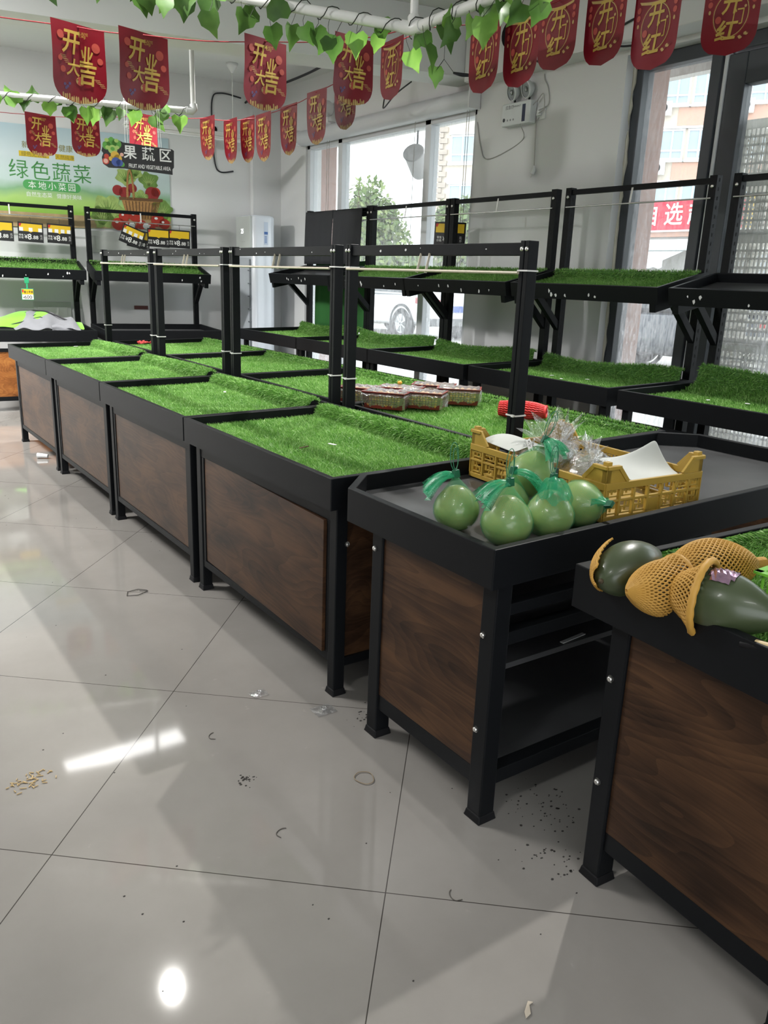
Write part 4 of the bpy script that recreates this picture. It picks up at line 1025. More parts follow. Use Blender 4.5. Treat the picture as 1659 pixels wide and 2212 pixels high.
# jacket lying in the lower tray of the left rack
t = thing('jacket', 'bright green jacket with grey lining heaped in the lower tray', 'jacket', bw(-0.52, 0.66, 0.725), WA)
def cloth_patch(P, m, th=0.006, name='cloth'):
    b = MB(); b.grid(P); o = b.obj(name, m, t); md = o.modifiers.new('thick', 'SOLIDIFY'); md.thickness = th; s = o.modifiers.new('smooth', 'SUBSURF'); s.levels = 1; s.render_levels = 2; return o
g = np.random.default_rng(4)
JG = mat('lime_fleece', (0.15, 0.52, 0.02), 0.8, var=0.12, scale=14, sheen=0.3); JK = mat('grey_lining', (0.17, 0.175, 0.19), 0.8, var=0.15, scale=14); JB = mat('black_trim', (0.015, 0.015, 0.018), 0.7)
P = []
for i, x in enumerate(np.linspace(-0.55, 0.53, 26)):
    row = []
    hgt = 0.125 + 0.07 * math.exp(-((x - 0.1) / .22) ** 2) - 0.05 * max(0, x - .25) / .28 + .035 * math.exp(-((x + .42) / .1) ** 2) - .02 * math.exp(-((x + .3) / .05) ** 2)
    for j, s in enumerate(np.linspace(0, 1, 9)):
        y = 0.26 - 0.46 * s + 0.03 * math.sin(x * 7); z = hgt * math.sin(PI * min(1, 0.12 + s * .78)) + 0.012 * math.sin(x * 19 + s * 6) + .004
        row.append((x, y, max(.006, z)))
    P.append(row)
cloth_patch(P, JG, name='shell')
P = []
for i, x in enumerate(np.linspace(-0.16, 0.44, 22)):
    row = []
    for s in np.linspace(0, 1, 8):
        y = 0.02 - 0.28 * s - .02 * math.sin(x * 20); z = (0.165 - 0.22 * abs(x - 0.13)) * (1 - s) ** .7 + 0.016 * math.sin(x * 31 + 4 * s) + .02
        row.append((x + .05 * s, y, max(.012, z) + .012))
    P.append(row)
cloth_patch(P, JK, name='lining')
P = []
for x in np.linspace(0.22, 0.42, 9):                 # sleeve end hanging over the tray front
    row = []
    for s in np.linspace(0, 1, 10):
        y = -0.16 - 0.085 * min(1, s * 2.2) - .012 * math.sin(x * 40); z = 0.075 - 0.135 * max(0, s - .3) / .7 * (0.35 + 0.65 * min(1, (x - .2) / .15)) + .006 * math.sin(x * 50)
        row.append((x, y, z))
    P.append(row)
cloth_patch(P, JK, name='sleeve')
b = MB(); b.tube([(-.38, -.21, .03), (-.30, -.20, .06), (-.15, -.19, .065), (0, -.14, .10), (.1, -.06, .155), (.22, -.05, .13), (.36, -.1, .08), (.42, -.17, .05)], .009, 6); b.tube([(-.20, -.10, .09), (-.05, -.02, .150), (.10, .02, .195), (.20, .0, .19), (.30, -.05, .15), (.40, -.12, .10), (.45, -.2, .06)], .008, 6); b.tube([(.02, -.2, .07), (.06, -.12, .12), (.14, -.1, .14), (.20, -.16, .10)], .006, 6); b.obj('zip_tape', JB, t)

# air conditioner in the corner
t = thing('air_conditioner', 'tall white standing air conditioner in the back corner', 'air conditioner', (3.83, 7.165, 0), 0)
W_, D_, H_ = 0.30, 0.41, 1.965
b = MB()
def rr_ring(z, k=0.0):
    pts = []; r = 0.06
    for cx_, cy_, a0 in ((W_ - 0.10, -D_ + .10, -PI / 2), (W_ - .10, -.10, 0), (r, -r, PI / 2), (r, -D_ + r, PI)):
        q = .10 if cx_ > .15 else r
        for i in range(7):
            a = a0 + PI / 2 * i / 6; pts.append((cx_ + (q - k) * math.cos(a), cy_ + (q - k) * math.sin(a), z))
    return pts
P = [rr_ring(0.0), rr_ring(H_ - .03), rr_ring(H_ - .01, .008), rr_ring(H_, .03)]
b.grid(P, 0, True, True); b.add(P[-1], [tuple(range(len(P[-1])))], 0)
b.obj('cabinet', mat('glossy_white_appliance', (0.70, 0.74, 0.80), 0.18, coat=0.5, var=0.01), t)
GP = mat('pale_grey_front', (0.50, 0.53, 0.51), 0.35)
b = MB(); b.box((-0.022, -D_ + .03, H_ - .43), (.03, -.02, H_ - .015)); b.obj('display_panel', GP, t, 0.008)
b = MB(); fx = lambda u, v: (-0.0235, -u, v)
put_text(b, '25', fx, .19, H_ - .17, .07, 0, 1, .01); put_text(b, '· - - - -', fx, .20, H_ - .28, .04, 1); b.obj('display_digits', [mat('lit_digits', (0.9, 0.9, 0.9), 0.5, emit=(1, 1, 1, 1.2)), mat('grey_print', (0.2, 0.2, 0.2), 0.5)], t)
b = MB(); b.box((-0.006, -D_ + .05, .12), (.03, -.03, H_ - .45)); b.obj('front_grille', mat('grille_grey', (0.46, 0.50, 0.54), 0.4), t, 0.006)
b = MB(); b.box((-0.008, -D_ + .045, .14), (-0.0062, -D_ + .085, H_ - .47))
for k in range(9): b.box((-0.016, -D_ + .045, .25 + k * .14), (-0.006, -D_ + .11, .262 + k * .14))
b.obj('louver', mat('louver_dark', (0.16, 0.18, 0.20), 0.4), t)
b = MB(); f = lambda u, v: (u, -D_ - .0015, v)
b.flat([f(.135, H_ - .31), f(.185, H_ - .31), f(.185, H_ - .07), f(.135, H_ - .07)], 0); b.flat([(u, -D_ - .0025, v) for u, v in ((.138, H_ - .20), (.182, H_ - .20), (.182, H_ - .172), (.138, H_ - .172))], 1)
for k in range(6): b.flat([(u, -D_ - .0025, v) for u, v in ((.142, H_ - .225 - k * .013), (.17, H_ - .225 - k * .013), (.17, H_ - .219 - k * .013), (.142, H_ - .219 - k * .013))], 1)
b.obj('energy_label', [mat('label_pale_blue', (0.55, 0.63, 0.75), 0.5), mat('label_blue', (0.05, 0.14, 0.40), 0.5)], t)

# dark cloths over the top bar of the far rack and a green cloth below
def hanging(label, y0, y1, z0, z1, x, m, seed, amp=0.012, name='hanging_cloth'):
    g = random.Random(seed); P = []
    ph = g.uniform(0, 6)
    for y in np.linspace(y0, y1, 28):
        row = []
        for s in np.linspace(0, 1, 12):
            row.append((x - 0.012 - amp * s * math.sin(y * 23 + ph) - amp * .5 * math.sin(y * 51 + ph * 2) * s - .02 * s, y + .01 * s * math.sin(ph + s * 3), z1 + (z0 - z1) * s - (.01 * math.sin((y - y0) / (y1 - y0) * PI) if s == 0 else 0)))
        P.append([(x + .072, row[0][1], row[0][2] - .06), (x + .07, row[0][1], row[0][2] + .003)] + row) if name == 'hanging_cloth' and z1 > 1.9 else P.append(row)
    b = MB(); b.grid(P); o = b.obj(name, m); md = o.modifiers.new('thick', 'SOLIDIFY'); md.thickness = 0.003
    return tag(o, label, 'cloth')
DC = mat('charcoal_cloth', (0.022, 0.024, 0.028), 0.9, var=0.15, scale=50); GC = mat('green_cloth', (0.022, 0.13, 0.025), 0.85, var=0.12, scale=9)
hanging('charcoal cloth over the rack top bar, the half nearer the corner', 5.40, 5.935, 1.46, 1.965, 4.045, DC, 1, 0.004)
hanging('charcoal cloth over the rack top bar, the half with folds', 4.88, 5.395, 1.46, 1.965, 4.045, DC, 2, 0.010)
hanging('deep green cloth hanging behind the rack below the charcoal cloths', 4.90, 5.88, 0.83, 1.50, 4.142, GC, 3, 0.012)

# ---------------------------------------------------------------- red pennants on strings
FR = [mat('pennant_red', (0.19, 0.006, 0.015), 0.35, var=0.1, scale=8), GOLD, mat('pennant_pale_red', (0.42, 0.07, 0.05), 0.4), mat('pennant_tan', (0.48, 0.33, 0.12), 0.4, var=0.3, scale=40),
      mat('pennant_dark_red', (0.17, 0.008, 0.016), 0.4), mat('pennant_violet', (0.10, 0.06, 0.16), 0.4)]
def pennant(label, c, phi, kind, bend=0.012, lean=0.0, group='red opening pennants'):
    """c: middle of the top edge; phi: direction of the width (left to right)"""
    W, H = 0.28, 0.345
    cp, sp = math.cos(phi), math.sin(phi)
    def S(off):
        def f(u, v):                                   # u -1..1 over the half width, v 0..1 downwards; the print sits off in front
            x = u * W / 2; bow = bend * math.sin(u * 2.2 + v * 3.0) * (0.3 + v) - off + lean * v * v
            return (x * cp + bow * -sp, x * sp + bow * cp, -v * H)
        return f
    f = S(0.0)
    b = MB(); nr, nc = 18, 10
    def hw(v): return 1.0 if v < 0.66 else max(0.0, 1 - ((v - 0.66) / 0.34) ** 2.4) ** 0.42
    P = [[f(hw(i / nr) * (2 * j / nc - 1), i / nr) for j in range(nc + 1)] for i in range(nr + 1)]
    b.grid(P, 0)
    q = S(0.002); q2 = S(0.0045)
    def T(fn): return lambda x, y: fn(x * 2 / W, -y / H)   # metres on the face, y up from the top edge
    g = T(q); g2 = T(q2)
    rr = random.Random(3)
    if kind == 1:
        for x, y, r in ((-.095, -.06, .018), (.09, -.085, .022), (-.085, -.205, .014), (.11, -.14, .015), (0.005, -.245, .020), (-.10, -.16, .012)): b.flat(ellipse(g, x, y, r, r, 16), 2)
        b.flat(ellipse(g, 0.0, -.245, .017, .017, 16), 3)
        for x, y in ((-.10, -.145), (-.085, -.16), (.075, -.225), (.095, -.24)):
            for k in range(3): b.flat([g(x + k * .006, y - k * .007), g(x + .028 + k * .004, y - k * .007), g(x + .028 + k * .004, y - .0022 - k * .007), g(x + k * .006, y - .0022 - k * .007)], 3)
        put_text(b, '开', g2, -.042, -.085, .112, 1, .85, .022, .12); put_text(b, '业', g2, .040, -.125, .085, 1, .85, .022, .1)
        put_text(b, '大', g2, -.030, -.190, .078, 1, .9, .022, .12); put_text(b, '吉', g2, .042, -.205, .110, 1, .85, .022, .1)
        b.flat([g2(.000, -.03), g2(.0015, -.03), g2(.0015, -.055), g2(.000, -.055)], 1)
        put_text(b, 'KAIYE', g2, .026, -.036, .018, 1); put_text(b, 'DAJI', g2, .020, -.050, .018, 1)
        for x, y in ((-.075, -.268), (-.060, -.275), (-.068, -.283), (-.05, -.262)): b.flat(ellipse(g, x, y, .007, .007, 10), 5)
        n = 16                                         # ragged gold skyline along the round bottom
        for i in range(n):
            u0 = -.62 + 1.24 * i / n; u1 = u0 + 1.24 / n * rr.uniform(.5, 1.0); um = max(abs(u0), abs(u1))
            vb = 0.66 + 0.34 * (max(0.0, 1 - min(1, um / .99) ** 2.38)) ** (1 / 2.4) - .006
            vt = vb - rr.uniform(.02, .085)
            b.flat([q(u0, vb), q(u1, vb), q(u1, vt), q((u0 + u1) / 2, vt - rr.uniform(0, .03)), q(u0, vt)], 3)
    else:
        n = 28
        for r0, r1, m in ((.088, .084, 3), (.092, .0905, 2)):
            ring = [(g(0 + r0 * math.cos(2 * PI * i / n), -.155 + 1.2 * r0 * math.sin(2 * PI * i / n)), g(r1 * math.cos(2 * PI * i / n), -.155 + 1.2 * r1 * math.sin(2 * PI * i / n))) for i in range(n)]
            for i in range(n): b.flat([ring[i][0], ring[(i + 1) % n][0], ring[(i + 1) % n][1], ring[i][1]], m)
        b.grid([[g(.083 * k / 5 * math.cos(2 * PI * i / 28), -.155 + .099 * k / 5 * math.sin(2 * PI * i / 28)) for i in range(28)] for k in range(6)], 4, True, True)
        top = [g(-.11 + .22 * i / 12, -.028 - .014 * math.sin(PI * i / 12)) for i in range(13)] + [g(.10 - .20 * i / 12, -.042 - .014 * math.sin(PI * i / 12)) for i in range(13)]; b.flat(top, 3)
        b.flat([g(-.07, -.012), g(.07, -.012), g(.05, -.024), g(-.05, -.024)], 4)
        for s in (-1, 1):
            for y in (-.065, -.10): b.flat(ellipse(g, s * .108, y, .012, .014, 12), 2)
            b.flat(ellipse(g, s * .108, -.135, .006, .010, 10), 3)
        put_text(b, '开', g2, .002, -.100, .120, 1, .80, .020, .10); put_text(b, '门', g2, .038, -.168, .082, 1, .74, .006, .06)
        put_text(b, '红', g2, -.012, -.225, .100, 1, 1.05, .026, .12)
        b.flat(ellipse(g2, -.06, -.175, .015, .017, 14), 2); b.flat(ellipse(g2, .068, -.125, .006, .007, 10), 3)
        for k in range(5): b.flat(ellipse(g, .045 + k * .014, -.272 + k * .007, .012, .009, 10), 3 if k % 2 else 4)
    o = b.obj('pennant', FR); o.location = c
    return tag(o, label, 'pennant', group)
R_ = math.radians
near = [((0.941, 2.703, 2.463), 14, 1, 'first from the left on the near string'), ((1.225, 2.597, 2.460), 14, 1, 'second from the left on the near string'),
        ((1.886, 2.589, 2.546), 10, 1, 'third from the left on the near string, clear of the vine'), ((2.392, 2.503, 2.630), 6, 1, 'fourth on the near string, under the vine corner'),
        ((2.924, 2.900, 2.784), -95.5, 2, 'narrow one seen edge on under the vine corner'), ((2.774, 1.841, 2.649), -98, 2, 'right of the hanging vine leaf, before the emergency lamps'),
        ((2.809, 1.603, 2.647), -96, 2, 'directly above the emergency lamps'), ((3.176, 1.723, 2.803), -90, 2, 'above the socket on the pier'),
        ((3.238, 1.453, 2.791), -94, 2, 'above the right part of the pier, lit bright'), ((3.280, 1.165, 2.730), -92, 2, 'at the top of the dark window frame'), ((3.78, 1.10, 2.865), -72, 2, 'last on the right, touching the camera on the wall')]
for c, ph, k, lab in near: pennant('red and gold pennant ' + lab, c, R_(ph), k, 0.010 if k == 1 else 0.003, 0.02 if k == 1 else 0.0)
back = [((1.598, 6.359, 2.619), 13, 'first from the left before the poster'), ((1.971, 6.322, 2.653), 14, 'second from the left before the poster'), ((2.351, 5.891, 2.662), 13, 'behind the fruit area sign'),
        ((2.725, 5.350, 2.620), -88, 'leftmost of the narrow ones beside the wall camera'), ((2.813, 5.075, 2.579), -92, 'second narrow one from the wall camera'), ((2.861, 4.848, 2.572), -92, 'third narrow one from the wall camera'),
        ((2.770, 4.379, 2.531), -93, 'fourth narrow one from the wall camera'), ((2.809, 4.045, 2.550), -93, 'over the pink column window pane'), ((2.765, 3.559, 2.570), -92, 'over the first window mullion'), ((2.972, 3.519, 2.687), -90, 'half hidden behind the near fourth pennant')]
for c, ph, lab in back: pennant('red and gold pennant ' + lab, c, R_(ph), 1, 0.008, 0.01)
SM = mat('red_string', (0.32, 0.02, 0.03), 0.7)
def string(label, pts, name='pennant_string'):
    b = MB(); out = []
    for i in range(len(pts) - 1):
        a, c = Vector(pts[i]), Vector(pts[i + 1])
        for k in range(6):
            s = k / 6; out.append(a.lerp(c, s) - Vector((0, 0, .02 * (c - a).length * math.sin(PI * s))))
    out.append(pts[-1]); b.tube(out, .0028, 5); return tag(b.obj(name, SM), label, 'string')
dz = Vector((0, 0, -.012))
string('red string carrying the near row of pennants', [(-.9, 2.95, 2.50)] + [Vector(c) + dz for c, *_ in near[:4]] + [(2.45, 2.1, 2.60)])
string('red string carrying the pennants along the pier', [(2.42, 2.2, 2.62)] + [Vector(near[i][0]) + dz for i in (5, 6)] + [(3.0, 1.66, 2.72)] + [Vector(near[i][0]) + dz for i in (7, 8, 9, 10)] + [(4.18, 0.95, 2.93)])
string('red string carrying the pennants before the poster', [(.2, 6.5, 2.63)] + [Vector(c) + dz for c, *_ in back[:4]] + [Vector(c) + dz for c, *_ in back[4:9]] + [Vector(back[9][0]) + dz, Vector(near[4][0]) + Vector((0, .13, -.02)), Vector(near[4][0]) + Vector((0, -.13, -.02)), (2.95, 2.55, 2.80), (2.42, 1.95, 2.56)])

# ---------------------------------------------------------------- white pipes with vines
def pipe(label, paths, r):
    t = thing('overhead_pipe', label, 'pipe', (0, 0, 0), 0, 'white pipes under the ceiling')
    for nm, pts in paths:
        b = MB(); b.tube(pts, r if nm != 'drop_pipe' else r * .8, 14); o = b.obj(nm, M['pvc'], t)
    return t
A, B_ = Vector((1.064, 5.244, 2.535)), Vector((2.40, 4.935, 2.568))
d = (B_ - A).normalized(); A0 = A - d * 2.2
t = pipe('white pipe with a vine before the poster, elbow at its right end', [('main_pipe', [A0, B_]), ('drop_pipe', [B_ + Vector((.03, 0, .05)), B_ + Vector((.03, 0, .47))])], .024)
b = MB(); b.tube([B_ - d * .03, B_ + d * .02, B_ + d * .035 + Vector((0, 0, .015)), B_ + Vector((.032, 0, .05))], .029, 12); b.obj('elbow', M['white'], t)
b = MB(); p = B_ + Vector((.03, 0, .44)); b.lathe([(.024, 0), (.03, .005), (.03, .05), (.018, .07), (.018, .10), (.012, .10), (.012, CEIL - p.z)], p, 12); b.obj('hanger_rod', M['pvc'], t)
q = A.lerp(B_, .655); b = MB(); b.box((q.x - .018, q.y + .026, q.z - .05), (q.x + .018, q.y + .032, CEIL)); b.obj('strap', M['white'], t)
J = Vector((2.286, 1.809, 2.513)); E1 = Vector((1.55, 2.66, 2.72)); E2 = Vector((2.335, 1.10, 2.545))
d1_ = (E1 - J).normalized(); d2_ = (E2 - J).normalized()
t = pipe('white pipe with a vine under the ceiling, bending above the yellow crate', [('main_pipe', [J, J + d1_ * 2.6]), ('arm_pipe', [J, J + d2_ * 1.5]), ('drop_pipe', [J + Vector((.0, .0, .02)), Vector((J.x, J.y, CEIL))])], .025)
b = MB(); b.tube([J + d1_ * .06, J, J + d2_ * .06], .031, 12); b.lathe([(.03, .0), (.03, .05), (.024, .06)], J + Vector((0, 0, .0)), 12); b.obj('tee_joint', M['pvc'], t)

LA = leafy('ivy_leaf', (0.045, 0.115, 0.020), (0.095, 0.20, 0.04), 0.45, 0.42, 9); LB = leafy('ivy_leaf_bright', (0.13, 0.30, 0.045), (0.24, 0.44, 0.09), 0.45, 0.42, 9)
VS = mat('vine_stem', (0.012, 0.016, 0.010), 0.7)
def ivy(label, segs, r, n, size, seed, droop, extra=()):
    t = thing('ivy_garland', label, 'vine', (0, 0, 0), 0, 'artificial ivy garlands')
    g = random.Random(seed)
    sb = MB(); lb = MB()
    out = [(0, 0), (.30, -.10), (.50, .12), (.44, .46), (.20, .66), (0, 1.0), (-.20, .66), (-.44, .46), (-.50, .12), (-.30, -.10)]
    def leaf(p, dirv, nrm, s, m):
        dirv = dirv.normalized(); side = dirv.cross(nrm).normalized(); nrm = side.cross(dirv)
        k = g.uniform(.15, .4)
        C = p + dirv * (.42 * s) - nrm * (s * .02)
        ring = [p + dirv * (y * s) + side * (x * s) + nrm * (s * (k * abs(x) - .25 * y * y)) for x, y in out]
        mid = p + dirv * (.42 * s) - nrm * (s * .05)
        lb.add([mid] + ring, [(0, 1 + i, 1 + (i + 1) % len(ring)) for i in range(len(ring))], m, True)
    for P0, P1 in segs:
        L = (P1 - P0).length; d = (P1 - P0).normalized(); s0 = d.cross(Vector((0, 0, 1))).normalized(); u0 = s0.cross(d)
        path = []
        turns = L / .16; k = int(turns * 10)
        for i in range(k + 1):
            a = 2 * PI * turns * i / k + g.uniform(-.2, .2); rr = r + .006 + .012 * max(0, math.sin(i * .7))
            path.append(P0.lerp(P1, i / k) + s0 * (rr * math.cos(a)) + u0 * (rr * math.sin(a)))
        sb.tube(path, .0026, 5)
        m = int(n * L)
        for i in range(m):
            s = (i + g.uniform(.1, .9)) / m; a = g.uniform(-PI, 0.4); base = P0.lerp(P1, s) + s0 * (r * math.cos(a)) + u0 * (r * math.sin(a) * .6)
            end = base + Vector((g.uniform(-.05, .05), g.uniform(-.05, .05), -g.uniform(.0, droop)))
            sb.tube([base, base.lerp(end, .5) + Vector((g.uniform(-.01, .01), 0, -.005)), end], .0014, 4)
            dv = Vector((g.uniform(-.5, .5), g.uniform(-.5, .5), -1.0 if g.random() < .8 else .6)); nr = Vector((g.uniform(-.9, .3), -1 + g.uniform(-.2, .5), g.uniform(-.3, .5)))
            leaf(end, dv, nr.normalized(), size * g.uniform(.8, 1.25), int(g.random() < (.12 if s < .75 and L > 1.5 and droop > .06 else .5)))  # backlight put into leaf colour: darker along the run, brighter near the corner
    for p, dv, nr, s in extra:
        leaf(Vector(p), Vector(dv), Vector(nr), s, 1)
    sb.obj('stem', VS, t); lb.obj('foliage', [LA, LB], t)
    return t
ivy('artificial ivy wound round the far pipe before the poster', [(A0, B_ - d * .02)], .024, 16, .110, 2, .05)
ivy('artificial ivy wound round the near pipe, hanging over the middle of the room', [(J + d1_ * 2.2, J), (J, J + d2_ * .9)], .026, 15, .105, 8, .09)
t = thing('ivy_sprig', 'single ivy leaf on a forked twig hanging below the pipe corner', 'vine sprig', tuple(J + Vector((.12, -.10, -.13))))
b = MB(); b.tube([(0, 0, .10), (.0, 0, .0), (.045, -.03, -.06)], .0016, 4); b.tube([(0, 0, .0), (-.03, .02, -.05)], .0016, 4); b.obj('twig', VS, t)
b = MB(); ring = [(-.03 + x * .10, .02, -.05 - y * .10 + .015) for x, y in [(0, 0), (.30, -.10), (.50, .12), (.44, .46), (.20, .66), (0, 1.0), (-.20, .66), (-.44, .46), (-.50, .12), (-.30, -.10)]]; b.add([(-.03, .012, -.08)] + ring, [(0, 1 + i, 1 + (i + 1) % 10) for i in range(10)], 0, True); b.obj('leaf', LA, t)

# hanging sign
t = thing('hanging_sign', 'black fruit and vegetable area sign hanging on threads from the far pipe', 'sign', (1.95, 4.90, 2.185), math.atan2(-.106, .516))
w, h = .265, .092
b = MB()
b.prism([(-.10, .004, -h - .005), (w, .004, -h - .022), (w, .004, -.075), (w + .012, .004, -.06), (w + .016, .004, h - .03), (w, .004, h - .02), (-.10, .004, h - .004), (-.14, .004, h + .012), (-.20, .004, h + .018), (-.245, .004, h - .02), (-.262, .004, h - .075), (-.25, .004, .0), (-.262, .004, -.03), (-.255, .004, -.075), (-.215, .004, -.10)], (0, .010, 0)); b.obj('board', mat('sign_black', (0.018, 0.018, 0.020), 0.45), t, 0.001)
b = MB(); f = lambda u, v: (u, .0028, v); f2 = lambda u, v: (u, .0016, v)
for ch, u, bd in (('果', -.053, .016), ('蔬', .083, .007), ('区', .214, .016)): put_text(b, ch, f2, u, .022, .105, 0, .95, bd)
put_text(b, 'FRUIT AND VEGETABLE AREA', f2, .092, -.073, .040, 0, .60, .012)
b.obj('lettering', mat('sign_white', (0.80, 0.80, 0.80), 0.4), t)
b = MB()
for u, v, r, m in ((-.185, .065, .050, 0), (-.150, .072, .036, 0), (-.222, .055, .032, 0), (-.18, .03, .034, 1), (-.165, -.01, .032, 3), (-.145, -.03, .03, 3), (-.235, -.055, .025, 2), (-.228, -.02, .018, 2), (-.16, -.055, .034, 4), (-.135, -.06, .026, 4), (-.195, -.035, .018, 3), (-.115, -.07, .018, 0), (-.115, .0, .014, 5)):
    b.flat(ellipse(lambda x, y, k=m: (x, .0026 - .0002 * k, y), u, v, r, r * .95, 16), m)
for k in range(8): b.flat(ellipse(f2, -.185 + .05 * math.cos(k * .8), .07 + .035 * math.sin(k * .8), .016, .014, 10), k % 2)
b.flat(ellipse(f2, -.235, -.055, .017, .017, 14), 5)
b.obj('vegetable_print', [mat('sign_leaf', (0.10, 0.33, 0.05), 0.4), mat('sign_leaf_light', (0.36, 0.52, 0.14), 0.4), mat('sign_tomato', (0.50, 0.05, 0.03), 0.4), mat('sign_corn', (0.65, 0.40, 0.05), 0.4), mat('sign_grape', (0.05, 0.09, 0.33), 0.4), mat('sign_pink', (0.72, 0.40, 0.33), 0.4)], t)
b = MB()
for u in (-.085, -.065, .17, .185): b.tube([(u, .009, h - .02), (u * .95, .01, .375)], .0011, 4)
b.obj('thread', M['tie'], t)

# ---------------------------------------------------------------- things on the walls and ceiling
t = thing('emergency_light', 'twin spot emergency light box on the white pier', 'emergency light', (XW, 3.235, 2.585), -PI / 2)
EM = mat('emergency_box', (0.66, 0.70, 0.70), 0.4)
b = MB(); b.box((-.155, -.075, -.075), (.155, -.003, .085)); b.obj('case', EM, t, 0.01)
b = MB(); f = lambda u, v: (u, -.0758, v)
put_text(b, '应急灯', f, -.07, .055, .03, 0); put_text(b, 'EMERGENCY', f, .01, .055, .016, 0); b.flat(ellipse(f, -.125, -.03, .014, .014, 14), 0); b.flat([f(.07, -.06), f(.105, -.06), f(.105, .06), f(.07, .06)], 1)
for k in range(3): b.flat(ellipse(f, -.085 + k * .032, -.035, .008, .008, 10), 2)
b.obj('label_print', [mat('print_dark', (.03, .035, .04), .5), mat('print_navy', (.02, .03, .07), .4), mat('print_grey', (.25, .27, .28), .5)], t)
for s in (-.07, .085):
    R = Matrix.Rotation(PI / 2 + .25, 3, 'X') @ Matrix.Rotation(-.25, 3, 'Y')
    b = MB(); b.lathe([(0, -.05), (.03, -.045), (.06, -.01), (.066, .015), (.062, .022), (.056, .02)], (s, -.05, .165), 24, 0, R); hd_ = b.obj('spot_head', EM, t)
    b = MB(); b.lathe([(.056, .016), (.03, .014), (.0, .012)], (s, -.05, .165), 24, 0, R); b.lathe([(.02, .018), (.012, .024), (0, .026)], (s, -.05, .165), 16, 0, R); b.obj('lens', mat('ribbed_lens', (0.30, 0.32, 0.33), 0.12, var=0.5, scale=60, metal=.4), hd_)
    b = MB(); b.tube([(s + .02, -.04, .085), (s + .015, -.045, .12)], .008, 8); b.obj('neck', M['rubber'], t)
def cable(label, pts, r, m, name='cable', cat='cable'):
    b = MB(); P_ = [Vector(p) for p in pts]; out = []
    for i in range(len(P_) - 1):
        p0 = P_[max(i - 1, 0)]; p1 = P_[i]; p2 = P_[i + 1]; p3 = P_[min(i + 2, len(P_) - 1)]
        for k in range(8):
            s = k / 8; out.append(0.5 * ((2 * p1) + (p2 - p0) * s + (2 * p0 - 5 * p1 + 4 * p2 - p3) * s * s + (3 * p1 - p0 - 3 * p2 + p3) * s ** 3))
    out.append(P_[-1]); b.tube(out, r, 6); return tag(b.obj(name, m), label, cat)
xw = XW - .006
t = thing('power_socket', 'white wall socket beside the emergency light', 'socket', (XW, 3.03, 2.575), -PI / 2)
b = MB(); b.box((-.043, -.010, -.043), (.043, -.001, .043)); b.obj('plate', M['white'], t, .003)
b = MB(); b.box((-.025, -.035, -.02), (.01, -.010, .015)); b.obj('plug', M['white'], t, .004)
GCB = mat('grey_flex', (0.42, 0.42, 0.40), 0.6)
cable('grey lead looping from the emergency light to the socket', [(4.33, 3.10, 2.60), (4.37, 3.06, 2.66), (4.37, 3.0, 2.70), (4.37, 2.98, 2.60), (4.365, 3.03, 2.57)], .004, GCB)
cable('grey lead rising from the socket to the ceiling band', [(4.365, 3.03, 2.59), (xw, 2.96, 2.63), (xw, 2.98, 2.74), (xw, 3.02, 2.80), (xw, 3.03, 2.84)], .004, GCB)
cable('grey lead sagging from the emergency light to the blind', [(4.325, 3.18, 2.51), (xw, 3.2, 2.42), (xw, 3.40, 2.34), (xw, 3.62, 2.31), (xw, 3.70, 2.42), (xw, 3.755, 2.60)], .004, GCB)
t = thing('loose_plug', 'white plug dangling on its lead below the emergency light', 'plug', (4.385, 3.05, 2.16))
b = MB(); b.tube([(0, 0, .05), (.002, .01, .2), (0, .015, .36), (.0, -.01, .385)], .004, 6); b.obj('lead', GCB, t)
b = MB(); b.tube([(0, 0, .05), (-.005, -.004, .02), (-.012, .004, -.01)], .014, 10, radii=[.007, .016, .018]); b.obj('plug_body', M['white'], t)
b = MB(); b.bar((-.012, .006, -.01), (-.016, .012, -.035), .006, .003); b.bar((-.022, -.002, -.008), (-.026, .004, -.033), .006, .003); b.obj('pins', M['steel'], t)
BC = mat('black_cable', (0.012, 0.013, 0.018), 0.5)
cable('black cable looping out of the wall band beside the dark window frame', [(4.195, 1.95, 2.98), (4.19, 2.10, 2.96), (4.185, 2.22, 2.92), (4.19, 2.24, 2.86), (4.25, 2.20, 2.845), (4.30, 2.10, 2.845)], .007, BC)
cable('black cable along the wall band to the right hand camera', [(4.195, 1.90, 3.0), (4.19, 1.6, 3.0), (4.19, 1.3, 2.99), (4.19, 1.1, 2.95)], .007, BC)
cable('black cable hanging in a loop over the pier', [(4.195, 2.78, 3.02), (4.185, 2.79, 2.93), (4.185, 2.86, 2.86), (4.185, 2.95, 2.90), (4.195, 2.97, 3.0)], .007, BC)
cable('coil of black cables tucked where the beam meets the wall band', [(4.19, 3.58, 2.885), (4.1, 3.62, 2.875), (4.02, 3.62, 2.88), (4.0, 3.58, 2.87), (4.1, 3.52, 2.865), (4.19, 3.5, 2.88)], .009, BC)
cable('black cable drooping under the beam over the wide window', [(4.0, 4.15, 2.90), (3.95, 4.3, 2.82), (3.98, 4.5, 2.75), (4.05, 4.62, 2.80), (4.1, 4.65, 2.95)], .006, BC)
pw = lambda u, z: bw(u, .01, z)
cable('black cable running down the back wall beside the tube housing', [pw(1.95, 3.20), pw(1.72, 3.22), pw(1.62, 3.14), pw(1.62, 2.75), pw(1.64, 2.5), pw(1.70, 2.42), pw(1.85, 2.44)], .008, BC)
cable('bundle of black cables slung up to the beam at the far end', [pw(2.0, 3.16), (4.02, 6.9, 3.22), (4.1, 6.0, 3.28), (4.0, 5.0, 3.31)], .012, BC)
